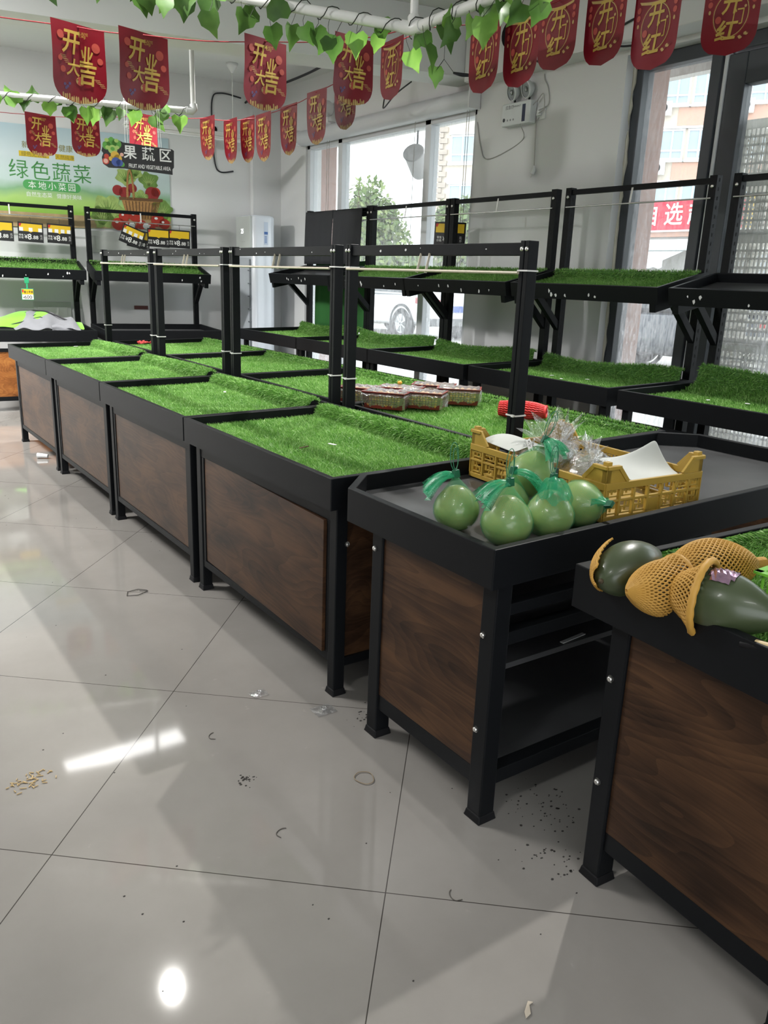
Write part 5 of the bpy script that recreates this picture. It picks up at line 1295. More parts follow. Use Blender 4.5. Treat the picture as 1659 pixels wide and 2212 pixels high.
# wall camera by the poster, white camera over the door, black camera behind the pennants
def cctv(label, loc, rz, body, lens):
    t = thing('security_camera', label, 'camera', loc, rz, 'security cameras')
    b = MB(); b.box((-.045, -.16, -.04), (.045, .02, .035)); b.box((-.05, -.19, .03), (.05, .03, .04)); b.obj('housing', body, t, .006)
    b = MB(); b.lathe([(0, .0), (.032, .0), (.036, .012), (.036, .02), (0, .02)], (0, -.18, -.005), 18, 0, Matrix.Rotation(PI / 2, 3, 'X')); b.obj('lens', lens, t)
    b = MB(); b.tube([(0, -.06, -.04), (0, -.05, -.075), (0, .03, -.095), (0, .09, -.095)], .012, 8); b.lathe([(0, 0), (.04, 0), (.04, .012), (0, .012)], (0, .09, -.095), 16, 0, Matrix.Rotation(PI / 2, 3, 'X')); b.obj('bracket', body, t)
cctv('white security camera on the back wall beside the poster', (3.56, 7.16, 2.80), -.35, M['white'], M['rubber'])
cctv('white security camera above the glass door', (4.10, 1.02, 2.84), -1.0, M['white'], M['rubber'])
t = thing('siren_horn', 'black horn speaker on the wall band behind the pennants', 'speaker', (4.19, 3.10, 3.06), -PI / 2)
b = MB(); b.lathe([(.0, 0), (.05, 0), (.06, .02), (.075, .08), (.09, .10), (.085, .105), (.06, .08), (0, .06)], (0, 0, 0), 20, 0, Matrix.Rotation(PI / 2, 3, 'X')); b.obj('horn', M['rubber'], t)
b = MB(); b.box((-.02, -.03, -.09), (.02, -.002, -.04)); b.obj('bracket', M['white'], t)
t = thing('bracket_speaker', 'white bracket speaker on the wall above the blind', 'speaker', (4.39, 6.00, 2.98), -PI / 2)
b = MB(); b.lathe([(0, 0), (.06, 0), (.075, .03), (.085, .16), (.08, .18), (0, .17)], (0, -.04, 0), 20, 0, Matrix.Rotation(PI / 2, 3, 'X')); b.obj('body', M['white'], t)
b = MB(); b.tube([(0, -.002, -.12), (0, -.08, -.12), (0, -.08, -.07)], .013, 8); b.obj('bracket', M['white'], t)
t = thing('junction_box', 'white conduit box on the wall band above the pier', 'box', (4.195, 2.96, 2.98), -PI / 2)
b = MB(); b.box((-.03, -.03, -.09), (.03, -.001, .1)); b.obj('case', M['white'], t, .004)
# suspended linear lamp housing near the back wall
t = thing('linear_lamp', 'long pale suspended lamp housing in front of the back wall', 'lamp', (3.05, 6.55, 2.66), -.09)
b = MB(); b.box((-.62, -.03, -.02), (.62, .03, .045)); b.box((-.64, -.045, .005), (.64, .045, .018)); b.obj('housing', M['pvc'], t, .006)
b = MB(); b.box((-.60, -.025, -.03), (.60, .025, -.02)); b.obj('diffuser', M['white'], t)
for x in (-.35, .45):
    b = MB(); b.tube([(x, 0, .04), (x, 0, CEIL - 2.66 - .035)], .004, 6); b.obj('suspension_rod', M['pvc'], t)
    b = MB(); b.lathe([(.01, -.09), (.05, -.03), (.06, 0), (0, 0)], (x, 0, CEIL - 2.66), 16); b.obj('canopy', M['white'], t)
t = thing('downlight', 'white cylinder downlight on the ceiling beyond the beam', 'downlight', (2.75, 5.35, CEIL))
b = MB(); b.lathe([(0, 0), (.045, 0), (.045, -.10), (.038, -.10), (.036, -.08), (0, -.08)], (0, 0, 0), 20); b.obj('can', M['white'], t)
b = MB(); b.flat([(1.35, 6.0, CEIL - .003), (1.47, 5.98, CEIL - .003), (1.46, 6.04, CEIL - .003), (1.36, 6.05, CEIL - .003)]); b.v = [tuple(p) for p in b.v]
tag(b.obj('slot_cover', mat('dark_gap', (0.05, 0.05, 0.05), 0.9)), 'small dark slot in the ceiling at the far left', 'slot')

def sorted_box(p, q):
    return tuple(min(a, c) for a, c in zip(p, q)), tuple(max(a, c) for a, c in zip(p, q))
# ---------------------------------------------------------------- yellow crate and what is in it
YC = mat('mustard_plastic', (0.42, 0.27, 0.045), 0.38, var=0.06, scale=18)
zt = 0.706 + SL * 0.72
t = thing('yellow_crate', 'mustard yellow plastic fruit crate on the black stand', 'crate', (1.630, -0.073, zt + .002), -.06)
W, L, H = 0.40, 0.60, 0.110
b = MB()
def side(axis, s, u0, u1, z0, z1, th=.006, out=0.0, m=0):
    o = (W / 2) if axis == 'x' else (L / 2)
    a, c = sorted((s * (o - th), s * (o + out)))
    if axis == 'x': b.box((a, u0, z0), (c, u1, z1), m)
    else: b.box((u0, a, z0), (u1, c, z1), m)
b.box((-W / 2, -L / 2, 0), (W / 2, L / 2, .006))
for axis, half in (('x', L / 2), ('y', W / 2)):
    for s in (-1, 1):
        side(axis, s, -half, half, 0, .014, .006, .003); side(axis, s, -half, half, H - .020, H, .006, .004)
        side(axis, s, -half, half, H * .50, H * .50 + .007, .006, .003)
        n = 9 if axis == 'x' else 7
        for i in range(n + 1):
            u = -half + 2 * half * i / n; side(axis, s, max(-half, u - .004), min(half, u + .004), .014, H - .02, .006, .004)
        for i in range(n):                              # key-pattern fretwork between the ribs
            uc = -half + 2 * half * (i + .5) / n; w = half / n - .006
            if axis == 'y' and i in (3,): 
                side(axis, s, uc - w, uc + w, .014, .052, .004); continue
            for z0, z1 in ((.018, .058), (.068, .102)):
                if axis == 'y' and i in (2, 4) and z0 > .05: continue
                zc = (z0 + z1) / 2
                side(axis, s, uc - w, uc + w, z0, z0 + .005, .004); side(axis, s, uc - w, uc + w, z1 - .005, z1, .004)
                side(axis, s, uc - w * .8, uc - w * .5, z0, zc + .004, .004); side(axis, s, uc - .003, uc + .003, z0 + .008, z1, .004)
                side(axis, s, uc + w * .4, uc + w * .8, zc - .004, z1, .004); side(axis, s, uc - w * .5, uc + w * .4, zc - .003, zc + .003, .004)
for sx in (-1, 1):                                      # raised corners with sloping shoulders
    for sy in (-1, 1):
        cx_, cy_ = sx * W / 2, sy * L / 2
        for ax in (0, 1):
            run = .085
            if ax == 0: pts = [(cx_ - sx * .0, cy_, H - .003), (cx_ - sx * run, cy_, H - .003), (cx_ - sx * .045, cy_, H + .042), (cx_, cy_, H + .046)]; dv = (0, -sy * .006, 0)
            else: pts = [(cx_, cy_, H - .003), (cx_, cy_ - sy * run, H - .003), (cx_, cy_ - sy * .045, H + .042), (cx_, cy_, H + .046)]; dv = (-sx * .006, 0, 0)
            b.prism(pts, dv)
            if ax == 0: b.bar((cx_ - sx * run, cy_, H), (cx_ - sx * .045, cy_, H + .044), .012, .008, 0, (0, 1, 0)); b.box(sorted_box((cx_, cy_ - .007, H + .038), (cx_ - sx * .05, cy_ + .007, H + .048))[0], sorted_box((cx_, cy_ - .007, H + .038), (cx_ - sx * .05, cy_ + .007, H + .048))[1])
            else: b.bar((cx_, cy_ - sy * run, H), (cx_, cy_ - sy * .045, H + .044), .012, .008, 0, (1, 0, 0)); b.box(sorted_box((cx_ - .007, cy_, H + .038), (cx_ + .007, cy_ - sy * .05, H + .048))[0], sorted_box((cx_ - .007, cy_, H + .038), (cx_ + .007, cy_ - sy * .05, H + .048))[1])
        a_, c_ = sorted_box((cx_, cy_, .0), (cx_ - sx * .018, cy_ - sy * .018, H + .046)); b.box(a_, c_)
        a_, c_ = sorted_box((cx_ - sx * .004, cy_ - sy * .004, H + .046), (cx_ - sx * .022, cy_ - sy * .022, H + .058)); b.box(a_, c_)
b.obj('body', YC, t, 0.0012)
b = MB(); b.box((-W / 2 - .006, -.12, .035), (-W / 2 - .003, .03, .115)); b.flat([(-W / 2 - .0066, y, z) for y, z in ((-.02, .06), (.0, .06), (.0, .10), (-.02, .10))], 1); b.obj('side_label', [mat('label_dark_green', (0.015, 0.035, 0.03), 0.5), PWH], t)
crate = t
MW = crate.matrix_basis
def inc(x, y, z):
    a = -.06; return (1.630 + x * math.cos(a) - y * math.sin(a), -0.073 + x * math.sin(a) + y * math.cos(a), zt + z)
FOAM = mat('white_foam_sheet', (0.46, 0.48, 0.455), 0.6, var=0.04)
def sheet(label, P, th, m, name, cat='foam sheet'):
    b = MB(); b.grid(P); o = b.obj(name, m); md = o.modifiers.new('thick', 'SOLIDIFY'); md.thickness = th; s = o.modifiers.new('smooth', 'SUBSURF'); s.levels = 1; s.render_levels = 2
    return tag(o, label, cat)
P = []
qa, qb, qc, qd = [Vector(inc(*p)) for p in ((-.02, -.085, .125), (.178, -.135, .180), (.185, -.245, .085), (-.01, -.262, .080))]
for u in np.linspace(0, 1, 9):                      # u along the low front edge, v towards the raised edge
    P.append([(qd.lerp(qc, u)).lerp(qa.lerp(qb, u), v) - Vector((0, 0, .022 * math.sin(PI * v) * (.4 + .6 * u))) - Vector((0, 0, .02 * math.sin(PI * u) * v)) for v in np.linspace(0, 1, 9)])
sheet('white foam sheet standing up at the right end of the yellow crate', P, .004, FOAM, 'foam_sheet')
P = [[inc(-.185 + .15 * u, .10 + .17 * v, .115 + .016 * math.sin(u * 3) + .01 * v) for v in np.linspace(0, 1, 6)] for u in np.linspace(0, 1, 6)]
sheet('white foam sheet lining the left end of the yellow crate', P, .004, FOAM, 'foam_sheet')
FILM = film('crinkled_clear_wrap', (0.97, 0.98, 0.98), 0.30, 0.06, 0.10, 0.9, 55)
AVO = mat('green_avocado', (0.10, 0.13, 0.03), 0.4, var=0.4, scale=25)
def blob(b, c, r, sc=(1, 1, 1), m=0, n=14, seed=0, amp=0.0, rot=None):
    g = random.Random(seed); P = []
    ph = [g.uniform(0, 6) for _ in range(6)]
    for i in range(n + 1):
        th = PI * i / n; row = []
        for j in range(n * 2):
            a = 2 * PI * j / (n * 2)
            k = r * (1 + amp * (math.sin(3 * a + ph[0] + 2 * th) + math.sin(5 * th + ph[1] + a) * .7 + .5 * math.sin(9 * a + ph[2])))
            v = Vector((k * math.sin(th) * math.cos(a) * sc[0], k * math.sin(th) * math.sin(a) * sc[1], -k * math.cos(th) * sc[2]))
            if rot is not None: v = rot @ v
            row.append(v + Vector(c))
        P.append(row)
    b.grid(P, m, True, True)
CARD = [mat('card_white', (0.74, 0.74, 0.72), 0.5), mat('card_print', (0.05, 0.05, 0.05), 0.5), mat('card_green', (0.12, 0.2, 0.03), 0.5), mat('card_magenta', (0.45, 0.03, 0.15), 0.4), mat('card_red', (0.5, 0.02, 0.03), 0.4)]
def bag(label, c, r, seed, tuft, nfruit=3, card=None):
    t = thing('fruit_bag', label, 'fruit bag', c, 0, 'clear bags of green fruit in the crate')
    g = random.Random(seed)
    for k in range(nfruit):
        b = MB(); blob(b, (r * .5 * math.cos(2.1 * k + seed), r * .5 * math.sin(2.1 * k + seed), r * .05), r * .42, (1, 1, 1.15), 0, 10); b.obj('fruit', AVO, t)
    b = MB(); blob(b, (0, 0, r * .1), r * 1.08, (1, 1, .78), 0, 14, seed, .05)
    if tuft is not None:                                # gathered plastic fan
        tv = Vector(tuft)
        n = 22; s = tv.cross(Vector((.3, .8, .2))).normalized(); u = s.cross(tv).normalized(); P = [[], [], []]
        for i in range(n + 1):
            a = -1.25 + 2.5 * i / n; k = 1 + .25 * math.sin(i * 2.1 + seed)
            o0 = Vector((0, 0, r * .6)); P[0].append(o0 + s * (.012 * math.sin(a))); P[1].append(o0 + tv * (.5 * math.cos(a * .8)) + s * (tv.length * .5 * math.sin(a)) + u * (.012 * math.sin(i * 1.7)))
            P[2].append(o0 + tv * (k * math.cos(a * .8)) + s * (tv.length * .95 * math.sin(a) * k) + u * (.02 * math.sin(i * 1.3 + 1)))
        b.grid(P)
    b.obj('wrap', FILM, t)
    if card:
        b = MB(); R = Matrix.Rotation(card[3], 3, 'Z') @ Matrix.Rotation(card[4], 3, 'X'); f = lambda x, y, o=0.0: R @ Vector((x, -o, y)) + Vector(card[:3])
        w, h = card[5], card[6]
        ring = [f(sx * (w - .006) + .006 * math.cos(a), sy * (h - .006) + .006 * math.sin(a)) for sx, sy, a0 in ((1, 1, 0), (-1, 1, PI / 2), (-1, -1, PI), (1, -1, 1.5 * PI)) for a in (a0, a0 + PI / 4, a0 + PI / 2)]
        b.prism(ring, R @ Vector((0, .0012, 0)), 0)
        for k in range(7): a = .5 + 2.2 * k / 6; b.flat(ellipse(lambda x, y: f(x, y, .0006), .65 * w * math.cos(a), .1 * h + .7 * h * math.sin(a), .0022, .0022, 8), 1)
        b.flat(ellipse(lambda x, y: f(x, y, .0006), 0, .35 * h, w * .16, w * .2, 10), 1)
        for x, y, r_ in ((-.3, -.3, .26), (.2, -.25, .3), (0, -.5, .28), (-.1, -.1, .2)): b.flat(ellipse(lambda x_, y_: f(x_, y_, .0006), x * w, y * h, r_ * w, r_ * w, 10), 2)
        b.obj('tag_card', CARD, t)
bag('clear bag of green fruit with a white tag card at the left of the crate', inc(-.11, .11, .075), .062, 1, (-.02, .01, .03), 3, (-.03, -.03, .055, .5, -.35, .022, .032))
bag('clear bag of green fruit with a tall plastic tuft in the crate middle', inc(.0, .12, .072), .066, 2, (-.01, .02, .115), 3)
bag('clear bag of green fruit beside the foam sheet in the crate', inc(.05, .0, .072), .062, 3, (.03, .03, .05), 3)
bag('clear bag of fruit with a red printed card at the crate front', inc(-.06, -.10, .062), .060, 4, (.04, -.01, .04), 2, (.015, -.055, .045, .35, -.9, .030, .018))
bag('clear bag of green fruit at the back corner of the crate', inc(.09, .17, .070), .058, 5, (.05, .0, .05), 2)

# ---------------------------------------------------------------- pomelos in green nets
def pomelo_mat():
    m, nt, bb, out = nodes('pomelo_rind'); L_ = nt.links.new
    tc = nt.nodes.new('ShaderNodeTexCoord'); nz = nt.nodes.new('ShaderNodeTexNoise'); nz.inputs['Scale'].default_value = 9; nz.inputs['Detail'].default_value = 4
    L_(tc.outputs['Object'], nz.inputs['Vector']); cr = nt.nodes.new('ShaderNodeValToRGB'); e = cr.color_ramp.elements
    e[0].position = .3; e[0].color = (0.24, 0.31, 0.07, 1); e[1].position = .75; e[1].color = (0.50, 0.48, 0.15, 1)
    L_(nz.outputs['Fac'], cr.inputs['Fac']); L_(cr.outputs['Color'], bb.inputs['Base Color'])
    n2 = nt.nodes.new('ShaderNodeTexNoise'); n2.inputs['Scale'].default_value = 38; n2.inputs['Detail'].default_value = 3; n2.inputs['Distortion'].default_value = 1.2; L_(tc.outputs['Object'], n2.inputs['Vector'])
    bp = nt.nodes.new('ShaderNodeBump'); bp.inputs['Strength'].default_value = .35; bp.inputs['Distance'].default_value = .004; L_(n2.outputs['Fac'], bp.inputs['Height'])
    bb.inputs['Roughness'].default_value = .45; bb.inputs['Coat Weight'].default_value = .9; bb.inputs['Coat Roughness'].default_value = .09; L_(bp.outputs['Normal'], bb.inputs['Coat Normal'])
    return m
def net_mat(name, col, n_around, n_down, cover):
    """fine net: thin threads, see-through holes, from the mesh UV"""
    m, nt, bb, out = nodes(name); L_ = nt.links.new
    uv = nt.nodes.new('ShaderNodeUVMap'); sx = nt.nodes.new('ShaderNodeSeparateXYZ'); L_(uv.outputs[0], sx.inputs[0])
    a = nt.nodes.new('ShaderNodeMath'); a.operation = 'MULTIPLY'; a.inputs[1].default_value = n_around; L_(sx.outputs[0], a.inputs[0])
    c = nt.nodes.new('ShaderNodeMath'); c.operation = 'MULTIPLY'; c.inputs[1].default_value = n_down; L_(sx.outputs[1], c.inputs[0])
    def thread(op):
        s = nt.nodes.new('ShaderNodeMath'); s.operation = op; L_(a.outputs[0], s.inputs[0]); L_(c.outputs[0], s.inputs[1])
        f = nt.nodes.new('ShaderNodeMath'); f.operation = 'FRACT'; L_(s.outputs[0], f.inputs[0])
        l = nt.nodes.new('ShaderNodeMath'); l.operation = 'LESS_THAN'; l.inputs[1].default_value = cover; L_(f.outputs[0], l.inputs[0]); return l
    x1, x2 = thread('ADD'), thread('SUBTRACT')
    mx = nt.nodes.new('ShaderNodeMath'); mx.operation = 'MAXIMUM'; L_(x1.outputs[0], mx.inputs[0]); L_(x2.outputs[0], mx.inputs[1])
    bb.inputs['Base Color'].default_value = (*col, 1); bb.inputs['Roughness'].default_value = .35
    tr = nt.nodes.new('ShaderNodeBsdfTransparent'); ms = nt.nodes.new('ShaderNodeMixShader')
    L_(mx.outputs[0], ms.inputs[0]); L_(tr.outputs[0], ms.inputs[1]); L_(bb.outputs[0], ms.inputs[2]); L_(ms.outputs[0], out.inputs['Surface'])
    return m
POM = pomelo_mat(); NETG = net_mat('green_net', (0.035, 0.36, 0.15), 84, 60, 0.15); NETD = net_mat('green_net_gathered', (0.025, 0.38, 0.17), 60, 40, 0.30)
TAGG = mat('green_clip', (0.01, 0.10, 0.05), 0.35)
def uv_grid(name, P, mats, parent, midx=None):
    """closed-round grid with uv (around, along)"""
    na = len(P[0]); nl = len(P); V = []; F = []; U = []
    for row in P: V += [tuple(p) for p in row] + [tuple(row[0])]
    for i in range(nl - 1):
        for j in range(na):
            F.append((i * (na + 1) + j, i * (na + 1) + j + 1, (i + 1) * (na + 1) + j + 1, (i + 1) * (na + 1) + j))
    me = bpy.data.meshes.new(name); me.from_pydata(V, [], F)
    for x in mats: me.materials.append(x)
    uvl = me.uv_layers.new(name='net')
    for p in me.polygons:
        for li in p.loop_indices:
            v = me.loops[li].vertex_index; uvl.data[li].uv = ((v % (na + 1)) / na, (v // (na + 1)) / (nl - 1))
        p.use_smooth = True
        if midx: p.material_index = midx(p.index // na)
    o = bpy.data.objects.new(name, me); link(o, parent); return o
POMP = [(0.0, 0.0), (.022, .002), (.042, .012), (.056, .030), (.063, .050), (.062, .070), (.054, .090), (.042, .106), (.028, .118), (.016, .125), (.0, .127)]
def pomelo(label, c, sc, lean, az, tuft_az, tuft_len, loop=True, net=True, rx=0.0):
    t = thing('pomelo', label, 'pomelo', c, az, 'netted pomelos on the black stand')
    R = Matrix.Rotation(lean, 3, 'Y') @ Matrix.Rotation(rx, 3, 'X')
    def ring(r, z, n=32, off=0.0):
        return [R @ (Vector(((r + off) * math.cos(2 * PI * j / n), (r + off) * math.sin(2 * PI * j / n), z - .063)) * sc) + Vector((0, 0, .063 * sc)) for j in range(n)]
    from_prof = []
    for i in range(len(POMP) - 1):
        for k in range(2):
            s = k / 2; from_prof.append((POMP[i][0] * (1 - s) + POMP[i + 1][0] * s, POMP[i][1] * (1 - s) + POMP[i + 1][1] * s))
    from_prof.append(POMP[-1])
    b = MB(); b.grid([ring(r, z) for r, z in from_prof], 0, True, True); o = b.obj('rind', POM, t)
    s_ = o.modifiers.new('smooth', 'SUBSURF'); s_.levels = 1; s_.render_levels = 1
    b = MB(); b.lathe([(0, -.0015), (.004, -.001), (.005, .002)], R @ Vector((0, 0, -.064 * sc)) + Vector((0, 0, .063 * sc)), 8, 0, R); b.obj('navel', M['rubber'], t)
    if net:
        prof = [(r, z) for r, z in from_prof if z < .100]
        P = [ring(r, z, 32, .0022) for r, z in prof]
        P += [ring(.028, .126, 32), ring(.017, .138, 32), ring(.008, .150, 32)]
        uv_grid('net', P, [NETG], t)
        top = R @ (Vector((0, 0, .150 - .063)) * sc) + Vector((0, 0, .063 * sc)); upv = R @ Vector((0, 0, 1))
        b = MB(); q = R @ Vector((1, 0, 0)); s2 = upv.cross(q)
        b.hexa([top - q * .011 - s2 * .006, top + q * .011 - s2 * .006, top + q * .011 + s2 * .006, top - q * .011 + s2 * .006, top - q * .009 - s2 * .005 + upv * .021, top + q * .009 - s2 * .005 + upv * .021, top + q * .009 + s2 * .005 + upv * .021, top - q * .009 + s2 * .005 + upv * .021]); b.obj('clip', TAGG, t, .001)
        # loose end of the net falling over to one side
        d = Vector((math.cos(tuft_az), math.sin(tuft_az), 0)); s3 = d.cross(Vector((0, 0, 1)))
        P = []
        for i in range(7):
            k = i / 6; cc = top + upv * (.004 * (1 - k)) + d * (tuft_len * k) + Vector((0, 0, .010 * math.sin(PI * k) - tuft_len * .55 * k ** 1.8)); w = .006 + .040 * k ** .8
            P.append([cc + s3 * (w * math.cos(2 * PI * j / 30)) + (d * .35 + Vector((0, 0, 1))) * (.008 * math.sin(2 * PI * j / 30) + .011 * k * math.sin(2 * PI * j * 5 / 30 + az * 3)) + d * (.010 * k * math.sin(j * 2.3 + az)) for j in range(30)])
        uv_grid('net_end', P, [NETD], t)
        if loop:
            b = MB(); n = 14; base = top + upv * .02
            for k_ in (0, 1):
                w = .010 + .004 * k_; hh = .060 + .014 * k_
                b.tube([base + q * (w * math.sin(2 * PI * i / n)) * (1 if k_ else .8) + s2 * (.004 * k_) + upv * (hh * .5 * (1 - math.cos(2 * PI * i / n))) for i in range(n + 1)], .0011, 5)
            b.obj('hang_loop', mat('green_cord', (0.02, 0.16, 0.08), 0.5) if 'green_cord' not in bpy.data.materials else bpy.data.materials['green_cord'], t)
zp = 0.707
pomelo('green netted pomelo at the left end of the group, net fallen to the left', (1.035, -0.185, zp + .002), .96, -.10, 0, 2.5, .075)
pomelo('green netted pomelo at the front corner of the stand', (1.062, -0.350, zp + .002), 1.03, .0, 0, 2.7, .07)
pomelo('green netted pomelo in the middle of the front row with an upright clip', (1.205, -0.358, zp + .004), 1.0, .02, 0, 4.0, .06)
pomelo('pomelo lying with its navel showing beside the crate', (1.335, -0.345, zp + .008), 1.03, -.7, .2, 1.2, .06, False, True, 1.25)
pomelo('green netted pomelo resting on top, leaning on the crate', (1.305, -0.185, zp + .055), 1.08, .32, -.35, 5.2, .05)
pomelo('green netted pomelo hidden at the back of the group, dark net end showing', (1.185, -0.225, zp + .004), .95, .1, 0, 5.6, .09, False)

# ---------------------------------------------------------------- papayas with foam nets
PAP = mat('green_papaya_skin', (0.050, 0.068, 0.030), 0.36, var=0.35, scale=7, bump=0.05, coat=0.15)
FN = mat('yellow_foam_net', (0.50, 0.27, 0.045), 0.6, var=0.12, scale=20)
FOIL = mat('iridescent_foil', (0.55, 0.35, 0.50), 0.15, metal=0.9, var=0.7, scale=60)
def papaya_r(s): # s 0..1 from stem end to blossom end
    return .056 * (math.sin(PI * (s ** .78)) ** .62) * (0.80 + .20 * math.sin(PI * s * .9)) if 0 < s < 1 else 0.0
def papaya(label, c, az, L, tilt=0.0, scale=1.0):
    t = thing('papaya', label, 'papaya', c, az, 'papayas on the front stand')
    R = Matrix.Rotation(tilt, 3, 'Y'); n = 30
    P = [[R @ Vector((L * (s - .5), papaya_r(s) * scale * math.cos(2 * PI * j / n), papaya_r(s) * scale * math.sin(2 * PI * j / n) )) for j in range(n)] for s in np.linspace(0, 1, 26)]
    b = MB(); b.grid(P, 0, True, True); o = b.obj('skin', PAP, t)
    b = MB(); b.lathe([(0, .0), (.006, .0), (.005, .004), (.0, .005)], R @ Vector((-L / 2 + .001, 0, 0)), 8, 0, Matrix.Rotation(-PI / 2, 3, 'Y')); b.obj('stem_scar', mat('brown_scar', (.05, .035, .015), .8) if 'brown_scar' not in bpy.data.materials else bpy.data.materials['brown_scar'], t)
    return t
def foam_net(parent, L, s0, s1, scale=1.0, flare0=0.0, flare1=0.0, tail=0.0, roll0=0.0, roll1=0.0, arc=None, out=0.0):
    """tube of zig-zag foam strands round a papaya between s0 and s1 of its length"""
    b = MB(); n = 36 if arc is None else 12; rows = int((s1 - s0) * L / .0062) + 1
    def pt(k, j):
        s = s0 + (s1 - s0) * k / rows; r = papaya_r(max(.012, min(.96, s))) * scale + .0045 + out + flare0 * max(0, 1 - k / 4.0) + flare1 * max(0, 1 - (rows - k) / 4.0)
        if s > .93: r = max(r * (1 - tail * (s - .93) / .25), .012)
        if s < 0: r *= max(.2, 1 + s * 22)
        a = 2 * PI * j / n if arc is None else arc[0] + (arc[1] - arc[0]) * j / n
        return Vector((L * (s - .5), r * math.cos(a), r * math.sin(a)))
    for j in range(n):
        path = [pt(k, j + (.5 if (k % 2) else 0) * 1.0 + (.12 if k % 2 else -.12)) for k in range(rows + 1)]
        b.tube(path, .0027, 5); path = [pt(k, j + (-.5 if (k % 2) else 0) + (-.12 if k % 2 else .12)) for k in range(rows + 1)]; b.tube(path, .0027, 5)
    for k, roll in ((0, roll0), (rows, roll1)):
        if roll:
            b.tube([pt(k, j) * 1.0 + Vector((0, 0, 0)) for j in range(n + 1)], roll, 8, radii=[roll * (1 + .22 * math.sin(j * PI)) if j % 2 else roll * .82 for j in range(n + 1)])
    return b.obj('foam_net', FN, parent)
def sticker(parent, L, s0, s1, a0, a1, scale=1.0):
    P = []
    for i, s in enumerate(np.linspace(s0, s1, 9)):
        P.append([Vector((L * (s - .5), (papaya_r(s) * scale + .0015 + .0018 * ((i + j) % 2)) * math.cos(a), (papaya_r(s) * scale + .0015 + .0018 * ((i + j) % 2)) * math.sin(a))) for j, a in enumerate(np.linspace(a0, a1, 8))])
    b = MB(); b.grid(P, 0, False, keep=lambda i, j: not ((i in (0, 7)) and (j in (0, 6)))); return b.obj('foil_sticker', FOIL, parent)
zpap = 0.7115 + .012
p1 = papaya('bare green papaya at the left with a foam net roll behind it', (1.056, -0.738, zpap + .053), .10, .215, -.08, 1.04)
foam_net(p1, .215, .0, .42, 1.05, .003, .003, 0, 0, 0, (-.95, 1.0), .004)
p2 = papaya('papaya half sunk in a yellow foam net in the middle', (1.040, -0.853, zpap + .048), -.35, .190, .04, .92)
foam_net(p2, .190, -.035, .55, .95, 0, .010, 0, 0, .005); sticker(p2, .190, .60, .86, 1.2, 2.5, .92)
p3 = papaya('papaya fully wrapped in a pointed yellow foam net', (1.210, -0.835, zpap + .055), -.30, .215, .06, 1.02)
foam_net(p3, .215, -.03, 1.10, 1.04, 0, .0, 1.0)
p4 = papaya('large green papaya in front with a foam net collar and foil sticker', (1.040, -0.972, zpap + .058), -1.30, .215, .05, 1.10)
foam_net(p4, .215, .02, .30, 1.12, .003, .010, 0, 0, .008); sticker(p4, .215, .34, .56, .8, 2.2, 1.10)
# knife and the bright green basket at the frame edge
t = thing('knife', 'black handled knife with a cream patch on the front stand', 'knife', (.995, -1.10, zpap + .012), -1.45)
b = MB(); b.tube([(-.06, 0, .004), (-.03, 0, .010), (.02, 0, .011), (.06, 0, .006)], .01, 10, radii=[.007, .011, .010, .008]); b.obj('handle', M['rubber'], t)
b = MB(); b.tube([(-.035, 0, .012), (-.015, 0, .0135), (0, 0, .013)], .0095, 10); b.obj('cream_patch', mat('cream_plastic', (.55, .42, .22), .5), t)
b = MB(); b.hexa([(.055, -.001, -.006), (.22, -.001, .0), (.22, .001, .0), (.055, .001, -.006), (.055, -.001, .016), (.20, -.001, .014), (.20, .001, .014), (.055, .001, .016)]); b.obj('blade', M['steel'], t)
t = thing('green_basket', 'translucent lime green plastic basket at the right edge, with fruit inside', 'basket', (1.226, -1.112, zpap + .002), .04)
LG = mat('lime_plastic', (0.22, 0.62, 0.06), 0.3, trans=0.25, var=0.05)
b = MB(); W2, L2_, H2 = .10, .13, .105
b.box((-W2, -L2_, 0), (W2, L2_, .004))
for sx in (-1, 1):
    a_, c_ = sorted_box((sx * W2, -L2_, 0), (sx * (W2 - .003), L2_, .03)); b.box(a_, c_)
    for k in range(9):
        y = -L2_ + 2 * L2_ * k / 8; a_, c_ = sorted_box((sx * W2, max(-L2_, y - .006), .03), (sx * (W2 - .003), min(L2_, y + .006), H2)); b.box(a_, c_)
    a_, c_ = sorted_box((sx * (W2 - .004), -L2_ - .012, H2), (sx * (W2 + .012), L2_ + .012, H2 + .006)); b.box(a_, c_)
for sy in (-1, 1):
    a_, c_ = sorted_box((-W2, sy * L2_, 0), (W2, sy * (L2_ - .003), .03)); b.box(a_, c_)
    for k in range(7):
        x = -W2 + 2 * W2 * k / 6; a_, c_ = sorted_box((max(-W2, x - .006), sy * L2_, .03), (min(W2, x + .006), sy * (L2_ - .003), H2)); b.box(a_, c_)
    a_, c_ = sorted_box((-W2 - .012, sy * (L2_ - .004), H2), (W2 + .012, sy * (L2_ + .012), H2 + .006)); b.box(a_, c_)
b.obj('shell', LG, t, .001)
g = random.Random(9)
BR_ = mat('pale_brown_fruit', (0.36, 0.25, 0.12), 0.55, var=0.3, scale=20)
for k, (x, y, z) in enumerate(((-.05, -.07, .035), (.04, -.06, .035), (-.045, .02, .035), (.045, .03, .035), (-.04, .09, .035), (.05, .09, .035), (0, -.02, .075), (-.01, .06, .075))):
    b = MB(); blob(b, (0, 0, 0), .033, (1, 1, .95), 0, 10); q = Vector((1.226, -1.112, zpap + .006)) + Matrix.Rotation(.04, 3, 'Z') @ Vector((x, y, z))
    o = b.obj('kiwi', BR_); o.location = q; tag(o, 'pale brown fruit in the lime green basket at the right edge', 'fruit', 'fruit in the lime green basket')

